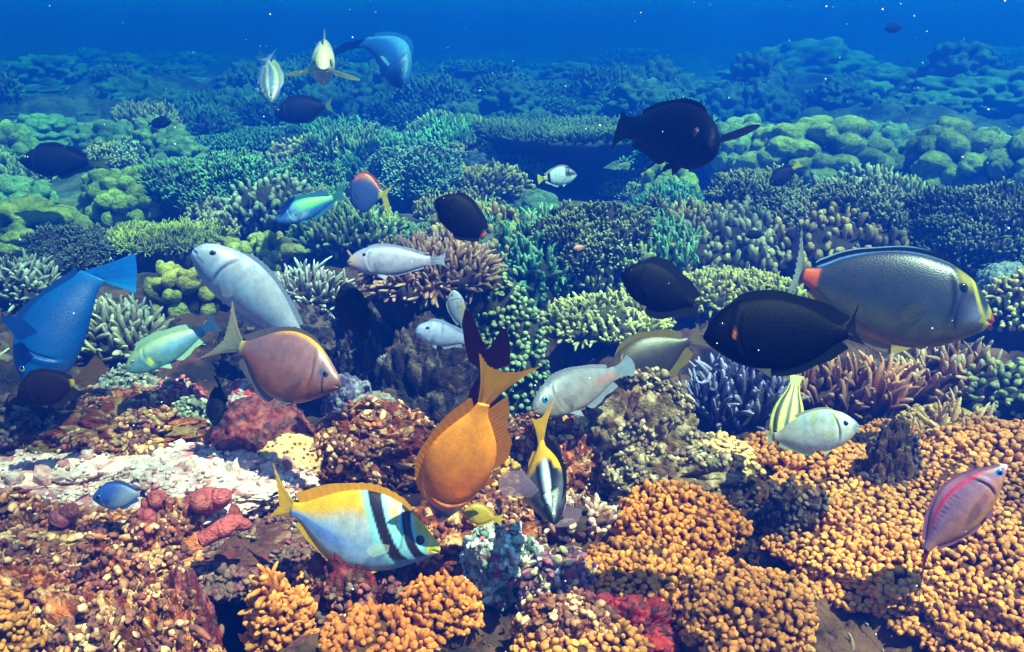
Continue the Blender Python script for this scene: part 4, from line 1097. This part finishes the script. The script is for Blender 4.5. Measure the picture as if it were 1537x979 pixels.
def greenish(t, v, y):
    c = mix(np.tile(lin(86, 120, 130), (len(t), 1)), lin(130, 146, 110), smooth(0, .7, v))
    c = mix(c, lin(96, 136, 170), smooth(.4, .1, np.abs(v + .1)) * smooth(.3, .6, t))
    return mix(c, lin(190, 190, 40), smooth(.05, .02, np.hypot(t - .27, (v + .35) * .12)))
fish('wrasse', 'blurry green and pale blue fish slanting down to the left under the grey parrotfish', (190, 556, 1.36), (304, 496, 1.42), (-.4, -1), 'slim', greenish, fin=lin(150, 176, 150), tailcol=lin(160, 190, 200), hs=1.35, tail=[(.2, .13), (.19, .06), (.18, 0), (.19, -.06), (.2, -.12)], skin='smoothskin', dorsal=(.2, .9, .05))
def darkmaroon(t, v, y):
    c = np.tile(np.array([.012, .004, .007]), (len(t), 1))
    return mix(c, lin(170, 140, 30), smooth(.90, .97, t))
fish('surgeonfish', 'dark maroon surgeonfish with a yellow tail root below the blue parrotfish', (26, 594, 1.22), (112, 574, 1.24), (.0, -1), 'surgeon', darkmaroon, fin=np.array([.016, .006, .008]), tailcol=lin(96, 62, 34), tail=[(.46, .42), (.55, .30), (.62, .08), (.45, -.0), (.26, -.12)], hs=1.15, skin='dark', spines=0, iris=lin(20, 12, 12), pectmat='fin', pectcol=np.array([.016, .006, .008]), dorsal=(.2, .95, .06), anal=(.5, .95, .12))
fish('surgeonfish', 'blackish blue fish hanging upright among the brown finger corals', (520, 424, 1.22), (544, 502, 1.25), (-1, .2), 'surgeon', flat(np.array([.008, .009, .02])), fin=np.array([.008, .009, .02]), hs=.9, skin='dark', spines=0, iris=lin(20, 20, 30), pectcol=np.array([.008, .009, .02]), pectmat='fin')
def white_wrasse(t, v, y):
    c = mix(np.tile(lin(176, 180, 204), (len(t), 1)), lin(146, 156, 184), smooth(.2, .9, v))
    return mix(c, lin(110, 124, 160), smooth(.04, .015, np.abs(t - .50)) * smooth(-.2, .3, v) * .7)
fish('parrotfish', 'small silvery white fish with a dark eye facing left into the dark hollow', (624, 496, 1.12), (698, 510, 1.14), (.1, -1), 'parrot', white_wrasse, fin=lin(160, 170, 190), hs=1.15, eye=(.20, .35, .038), iris=lin(60, 76, 130), skin='smoothskin', tail=[(.2, .16), (.18, .08), (.16, 0), (.18, -.08), (.2, -.16)])
fish('damselfish', 'small pale fish with a yellowish flank above the silvery white fish', (680, 436, 1.14), (696, 490, 1.15), (-1, 0, .1), 'slim', lambda t, v, y: mix(np.tile(lin(170, 172, 178), (len(t), 1)), lin(190, 160, 70), smooth(.1, .6, -v) * smooth(.3, .5, t) * .8), fin=lin(160, 164, 172), hs=1.6, skin='smoothskin', dorsal=(.2, .9, .05))
def pinkgrey(t, v, y):
    c = mix(np.tile(lin(134, 116, 112), (len(t), 1)), lin(126, 118, 124), smooth(-.2, .6, v))
    return mix(c, lin(186, 96, 92), smooth(.35, .1, np.abs(v + .1)) * smooth(.6, .85, t) * .7)
fish('parrotfish', 'pinkish grey parrotfish with a bright blue eye slanting down to the left', (800, 616, 1.20), (924, 560, 1.28), (-.45, -1), 'slim', pinkgrey, fin=lin(130, 124, 136), hs=1.35, tail=[(.20, .12), (.24, .06), (.25, 0), (.23, -.05), (.19, -.10)], tailcol=lin(120, 126, 142), eye=(.125, .25, .030), iris=lin(30, 130, 220), skin='smoothskin', dorsal=(.22, .92, .03))
def olivefish(t, v, y):
    return mix(np.tile(lin(52, 36, 14), (len(t), 1)), lin(80, 58, 24), smooth(.0, .7, v + .3 * np.sin(t * 40) * .3))
fish('rabbitfish', 'olive-brown rabbitfish behind the tail of the pinkish grey parrotfish', (905, 566, 1.36), (1034, 512, 1.38), (-.35, -1), 'rabbit', olivefish, fin=lin(120, 96, 34), tailcol=lin(110, 84, 44), hs=.95, tail=[(.2, .16), (.15, .08), (.13, 0), (.15, -.08), (.2, -.16)], anal=(.5, .95, .10, .4), skin='smoothskin')
def bluedamsel(t, v, y):
    c = mix(np.tile(lin(126, 130, 150), (len(t), 1)), lin(50, 76, 150), smooth(.75, .35, t - .18 * v))
    return mix(c, lin(130, 136, 160), smooth(-.5, -.8, v) * .7)
fish('damselfish', 'small round blue damselfish with grey rear flank over the white rubble', (139, 748, 1.08), (210, 742, 1.08), (.1, -1), 'damsel', bluedamsel, fin=lin(60, 80, 150), tailcol=np.array([.008, .01, .03]), tail=[(.30, .18), (.17, .09), (.10, 0), (.17, -.09), (.30, -.18)], hs=.92, eye=(.16, .05, .045), iris=lin(20, 24, 60), skin='skin', dorsal=(.22, .9, .05))
fish('damselfish', 'black damselfish hanging in front of the maroon rock on the left', (322, 640, 1.26), (330, 578, 1.28), (-1, 0), 'damsel', flat(np.array([.006, .005, .010])), fin=np.array([.006, .005, .010]), hs=.7, skin='dark', iris=lin(20, 16, 20), pectcol=np.array([.006, .005, .01]), pectmat='fin', spines=0, tail=[(.35, .3), (.2, .1), (.12, 0), (.2, -.1), (.35, -.25)])
def palestripe(t, v, y):
    c = mix(np.tile(lin(232, 214, 196), (len(t), 1)), lin(206, 208, 196), smooth(.0, .5, v))
    c = mix(c, lin(206, 196, 110), smooth(.3, .7, np.sin(t * 26 + v * 2)) * smooth(.1, .5, v) * .55)
    c = mix(c, lin(120, 124, 160), smooth(.12, .03, t) * .7)
    return mix(c, lin(206, 180, 160), smooth(.65, .95, t))
fish('snapper', 'pale silvery fish over the orange coral facing right, partly covering a striped one', (1290, 640, 1.05), (1162, 656, 1.08), (.1, -1), 'damsel', palestripe, fin=lin(196, 190, 150), tail=[(.10, .10), (.09, .05), (.08, 0), (.09, -.05), (.10, -.10)], hs=.86, eye=(.15, .3, .032), iris=lin(70, 80, 130), skin='smoothskin', dorsal=(.25, .7, .03))
def stripes(t, v, y):
    return mix(np.tile(lin(214, 200, 90), (len(t), 1)), np.array([.008, .008, .006]), smooth(.2, .55, np.sin(v * 9.5 + 1.2)))
fish('snapper', 'black and yellow striped fish diving behind the pale silvery fish, tail upward', (1176, 676, 1.17), (1193, 578, 1.20), (-1, 0), 'slim', stripes, fin=lin(206, 200, 130), tail=[(.16, .12), (.16, .06), (.15, 0), (.16, -.06), (.16, -.12)], hs=1.75, skin='smoothskin', dorsal=None, anal=None, pelvic=False)
def purplepink(t, v, y):
    c = mix(np.tile(lin(196, 116, 96), (len(t), 1)), lin(166, 104, 128), smooth(-.3, .3, v))
    c = mix(c, lin(120, 66, 84), smooth(.3, .8, v) * smooth(.5, .2, t))
    c = mix(c, lin(214, 130, 50), smooth(-.6, -.9, v) * smooth(.1, .3, t) * smooth(.7, .5, t))
    c = mix(c, lin(216, 30, 70), smooth(.10, .04, np.abs(v - .78)) * smooth(.08, .15, t) * smooth(.85, .8, t))
    c = mix(c, lin(60, 50, 130), (np.sin(t * 150) > .2) * smooth(.16, .05, np.abs(v - .55)) * smooth(.4, .5, t) * smooth(.9, .8, t) * .7)
    c = mix(c, lin(40, 110, 210), smooth(.035, .015, np.abs(t - .10)) * smooth(.3, .1, np.abs(v - .1)))
    return c
fish('wrasse', 'purple-pink lens-shaped fish with a red back line rising above the orange carpet at the right', (1510, 698, .93), (1390, 826, .95), (-.75, -.62), 'rabbit', purplepink, fin=lin(150, 84, 110), tailcol=lin(150, 50, 60), tail=[(.46, -.16), (.47, -.165), (.48, -.17), (.485, -.175), (.49, -.18)], hs=.88, skin='smoothskin', iris=lin(30, 120, 230), eye=(.085, .1, .03), dorsal=(.1, .93, .03), anal=(.4, .9, .03), mouth=lin(210, 214, 240), bend=(0, -.25, 0))

# fish farther off
def bfly(t, v, y):
    c = mix(np.tile(lin(206, 206, 214), (len(t), 1)), lin(24, 24, 44), smooth(.40, .3, t) * smooth(-.5, 0, v) )
    c = mix(c, np.array([.006, .006, .01]), smooth(.06, .03, np.abs(t - .84)))
    return mix(c, lin(220, 200, 20), smooth(.9, .95, t))
fish('butterflyfish', 'black and white butterflyfish with yellow tail in the shadow of the table coral', (866, 262, 2.3), (816, 268, 2.3), (0, -1), 'damsel', bfly, fin=lin(190, 190, 200), tailcol=lin(214, 196, 20), hs=.95, tail=[(.16, .16), (.18, .08), (.18, 0), (.18, -.08), (.16, -.16)], skin='smoothskin', dorcol=lin(150, 150, 160))
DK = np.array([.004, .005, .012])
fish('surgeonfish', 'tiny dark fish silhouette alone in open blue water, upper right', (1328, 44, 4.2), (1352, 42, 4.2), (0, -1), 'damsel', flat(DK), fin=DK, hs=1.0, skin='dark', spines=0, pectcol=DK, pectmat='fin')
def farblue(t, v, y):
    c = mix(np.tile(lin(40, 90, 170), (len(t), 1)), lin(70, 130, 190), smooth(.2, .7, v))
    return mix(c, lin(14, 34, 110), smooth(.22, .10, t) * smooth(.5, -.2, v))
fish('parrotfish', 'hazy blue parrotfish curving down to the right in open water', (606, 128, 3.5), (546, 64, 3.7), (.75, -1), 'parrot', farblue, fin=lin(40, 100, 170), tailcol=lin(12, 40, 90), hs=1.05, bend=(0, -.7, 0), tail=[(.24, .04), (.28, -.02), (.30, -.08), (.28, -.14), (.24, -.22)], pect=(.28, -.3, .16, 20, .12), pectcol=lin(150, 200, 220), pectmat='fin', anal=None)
fish('snapper', 'cream fish with outspread fins facing the camera in open water', (484, 104, 2.0), (488, 84, 2.3), (0.05, -1, .15), 'damsel', grad(lin(214, 200, 150), lin(200, 170, 160)), fin=lin(214, 200, 120), hs=.55, ws=.8, pect=(.30, -.35, .19, 82, .09), pectcol=lin(210, 206, 110), pectmat='fin', skin='smoothskin', dorsal=(.2, .9, .08))
def farstripe(t, v, y):
    return mix(np.tile(lin(120, 128, 180), (len(t), 1)), lin(200, 200, 130), smooth(.0, .5, np.sin(v * 9 + 1)))
fish('snapper', 'pale striped fish pointing head down at the upper left', (408, 154, 2.3), (402, 92, 2.4), (1, 0, .5), 'damsel', farstripe, fin=lin(130, 140, 190), hs=.65, skin='smoothskin', dorcol=lin(200, 200, 150))
fish('surgeonfish', 'dim oval dark fish below the two pale fish of the upper left', (412, 172, 3.0), (488, 160, 3.0), (0, -1), 'damsel', flat(DK * 1.2), fin=DK, tailcol=lin(110, 120, 50), hs=.85, skin='dark', spines=0, pectcol=DK, pectmat='fin')
fish('surgeonfish', 'large dim dark fish with a faint yellowish tail at the left', (30, 242, 2.6), (134, 244, 2.6), (0, -1), 'damsel', flat(DK * 1.2), fin=DK, tailcol=lin(96, 110, 40), hs=.74, tail=[(.52, .12), (.36, .07), (.22, 0), (.32, -.1), (.48, -.18)], skin='dark', spines=0, pectcol=DK, pectmat='fin')
fish('surgeonfish', 'small dark fish near the sea bed at the upper left', (258, 183, 3.6), (226, 186, 3.6), (0, -1), 'damsel', flat(DK), fin=DK, hs=.85, skin='dark', spines=0, pectcol=DK, pectmat='fin')
def greenparrot(t, v, y):
    c = mix(np.tile(lin(50, 90, 160), (len(t), 1)), lin(90, 200, 60), smooth(.25, .6, t) * smooth(-.5, .2, v))
    c = mix(c, lin(140, 160, 190), smooth(.5, .2, np.hypot((t - .35) * 2, v + .4)) * .8)
    return mix(c, lin(20, 80, 140), smooth(.8, .95, v))
fish('parrotfish', 'green and blue parrotfish facing left among the teal brush corals', (414, 332, 2.2), (500, 298, 2.25), (-.3, -1), 'slim', greenparrot, fin=lin(30, 100, 130), tailcol=lin(40, 100, 110), hs=1.35, skin='smoothskin', tail=[(.2, .13), (.19, .06), (.18, 0), (.19, -.06), (.2, -.12)])
def redmargin(t, v, y):
    c = mix(np.tile(lin(44, 56, 110), (len(t), 1)), lin(190, 80, 40), smooth(.55, .85, v) * smooth(.1, .3, t))
    c = mix(c, lin(30, 36, 60), smooth(.3, .1, t) * .8)
    return mix(c, lin(190, 160, 20), smooth(.86, .97, t))
fish('rabbitfish', 'blue-grey fish with a red back margin and yellow tail above the teal brush corals', (518, 286, 2.1), (574, 292, 2.1), (.4, -1), 'rabbit', redmargin, fin=lin(120, 90, 40), dorcol=lin(180, 70, 40), tailcol=lin(196, 160, 20), hs=2.1, tail=[(.30, .35), (.2, .2), (.12, 0), (.22, -.25), (.25, -.70)], skin='smoothskin', anal=None)
fish('surgeonfish', 'small dark blue fish with yellow tail before the olive bush coral on the right', (1156, 278, 2.2), (1192, 252, 2.2), (-.5, -.8), 'damsel', lambda t, v, y: mix(np.tile(np.array([.012, .014, .05]), (len(t), 1)), lin(210, 180, 20), smooth(.92, .98, t)), fin=DK, tailcol=lin(220, 190, 20), hs=.9, skin='dark', spines=0, pectcol=DK, pectmat='fin', tail=[(.3, .16), (.26, .08), (.24, 0), (.26, -.08), (.3, -.16)])
fish('damselfish', 'small dark fish in the shade left of the grey unicornfish tail, lacking any yellow', (1118, 354, 2.0), (1144, 352, 2.0), (0, -1), 'damsel', flat(DK), fin=DK, hs=.8, skin='dark', spines=0, pectcol=DK, pectmat='fin')
fish('damselfish', 'tiny pink fish in front of the wide olive bush coral', (860, 374, 1.9), (876, 370, 1.9), (0, -1), 'damsel', flat(lin(220, 140, 130)), fin=lin(220, 150, 140), hs=.8, skin='smoothskin')

# ---------------------------------------------------------------- loose small growth between the colonies, drifting specks
KEEP_CLEAR = [(800, 205, 925, 320), (-60, 270, 270, 400), (150, 380, 350, 520), (330, 345, 480, 440), (1060, 180, 1560, 290), (0, 170, 140, 250), (790, 420, 1020, 560), (560, 400, 720, 640), (380, 400, 530, 520)]
def scatter_small():
    rng = np.random.default_rng(77)
    kinds = [('bush_coral', 'small dull green tuft of branching coral filling a gap between larger colonies', OLV, OLVT, 'branch', 0, .019, .0049, 'small green coral tufts'),
             ('brush_coral', 'small teal brush coral tuft in the middle distance between larger colonies', TEAL, TEALT, 'branch', 1, .024, .0045, 'small teal coral tufts'),
             ('cauliflower_coral', 'small brownish knobbly coral clump between larger colonies', lin(104, 84, 56), lin(186, 166, 124), 'knob', 0, .012, .0062, 'small brown coral clumps')]
    protos = []
    for i, (nm, lb, cb, ct, pf, br, L, R, gr) in enumerate(kinds):
        for s in range(3):
            tint = np.array([(1, 1, 1), (1.15, .85, .6), (.6, .75, .85)][s])
            protos.append(finger_coral(nm, lb, 'coral', (0, 0, 0), (.12, .11, .055), .035, cb * tint, ct * tint, 300 + 10 * i + s, L=L, R=R, prof=pf, branchlets=br, updir=.35, lump=.45, group=gr, sp=2.4))
    for i in range(3):
        protos.append(massive_coral('boulder_coral', 'small smooth lobed coral among the branching colonies of the middle distance', 'coral', (0, 0, 0), (.09, .085, .065), .035, lin(54, 68, 40), lin(140, 144, 84), 340 + i, lobes=3.0, amp=.5, sub=5, group='small lobed corals of the middle reef'))
    dim, dimt = lin(42, 62, 48), lin(78, 98, 74)  # haze painted in: far corals get duller, low-contrast colours
    for i in range(3):
        protos.append(massive_coral('coral_head', 'small dim lobed coral head on the far sea bed, veiled by blue water', 'coral', (0, 0, 0), (.10, .095, .07), .035, dim, dimt, 360 + i, lobes=3.4, amp=.5, sub=5, group='dim small corals of the far sea bed'))
        protos.append(finger_coral('brush_coral', 'small dim brush coral on the far sea bed, veiled by blue water', 'coral', (0, 0, 0), (.12, .11, .055), .035, dim, dimt, 370 + i, L=.026, R=.006, branchlets=1, updir=.35, lump=.45, group='dim brush corals of the far sea bed', sp=2.6))
    used = set()
    spots = [(2.35 + 5.2 * rng.random() ** 1.25, 0) for k in range(370)] + [(6.5 + 8.5 * rng.random() ** 1.2, 1) for k in range(80)]
    for y, far in spots:
        x = (rng.random() * 2 - 1) * (0.74 * y + .1)
        j = 12 + int(rng.integers(6)) if y > 5.2 else int(rng.integers(12 if y > 4.2 else 9))
        q = np.array([x, y, 0.05]) - CAM
        dq = np.dot(q, FWD)
        qx, qy = W_PX / 2 + q[0] / dq * F_PX, H_PX / 2 - np.dot(q, UPV) / dq * F_PX
        if any(a < qx < c and b < qy < d for a, b, c, d in KEEP_CLEAR):
            continue
        o = protos[j] if j not in used else copy_tree(protos[j])
        used.add(j)
        s = (0.7 + 0.8 * rng.random()) * (1 + 0.16 * max(0, y - 2.8))
        o.location = (x, y, bed_z(x, y) - 0.02)
        o.rotation_euler = (0, 0, rng.random() * 6.28)
        o.scale = (s, s, s * (0.8 + .7 * rng.random()) * (0.65 if far else 1))
scatter_small()

def rubble_bits():
    """Broken coral fingers and nodules lying all over the near sea bed."""
    rng = np.random.default_rng(13)
    n = 5000
    y = 0.55 + 2.4 * rng.random(n) ** 1.2
    x = (rng.random(n) * 2 - 1) * (0.68 * y + 0.1)
    keep = np.ones(n, bool)
    for (px, py, r, dep) in PITS:
        g = ground(px, py)
        keep &= (x - g[0]) ** 2 + (y - g[1]) ** 2 > (0.9 * r) ** 2
    x, y = x[keep], y[keep]
    n = len(x)
    z = bed_height(x, y)
    P = np.stack([x, y, z - 0.003], 1)
    D = nrm(np.stack([rng.normal(size=n), rng.normal(size=n), 0.5 + np.abs(rng.normal(size=n))], 1))
    col = rock_colors(P * 3.0, BROWN + [lin(206, 160, 120), lin(130, 66, 60), lin(220, 200, 180)], 8, 4.0)
    col = mix(col, lin(120, 116, 84), smooth(1.8, 2.6, y) * .7)
    sc = np.exp(rng.normal(size=n) * .45)
    mb = MB()
    fingers(mb, P, D, .009 * sc, .0016 * sc ** .7, col * .4, col * .6, rng, 'branch', 5, bend=.5, vary=.2)
    o = mb.build('coral_rubble', M['branch'])
    tag(o, kind='stuff')
rubble_bits()

def specks():
    rng = np.random.default_rng(4)
    v, f = ico(1)
    mb = MB()
    for k in range(420):
        d = 0.45 + 2.8 * rng.random()
        p = at(rng.random() * W_PX, rng.random() * H_PX, d)
        if p[2] < 0.12 or (d > 0.9 and p[2] < 0.25):
            continue
        mb.add(v * (0.00035 + 0.0012 * rng.random() ** 3) * d ** .8 + p, None, f, lin(235, 235, 235))
    o = mb.build('drifting_specks', M['speck'])
    tag(o, kind='stuff')
specks()
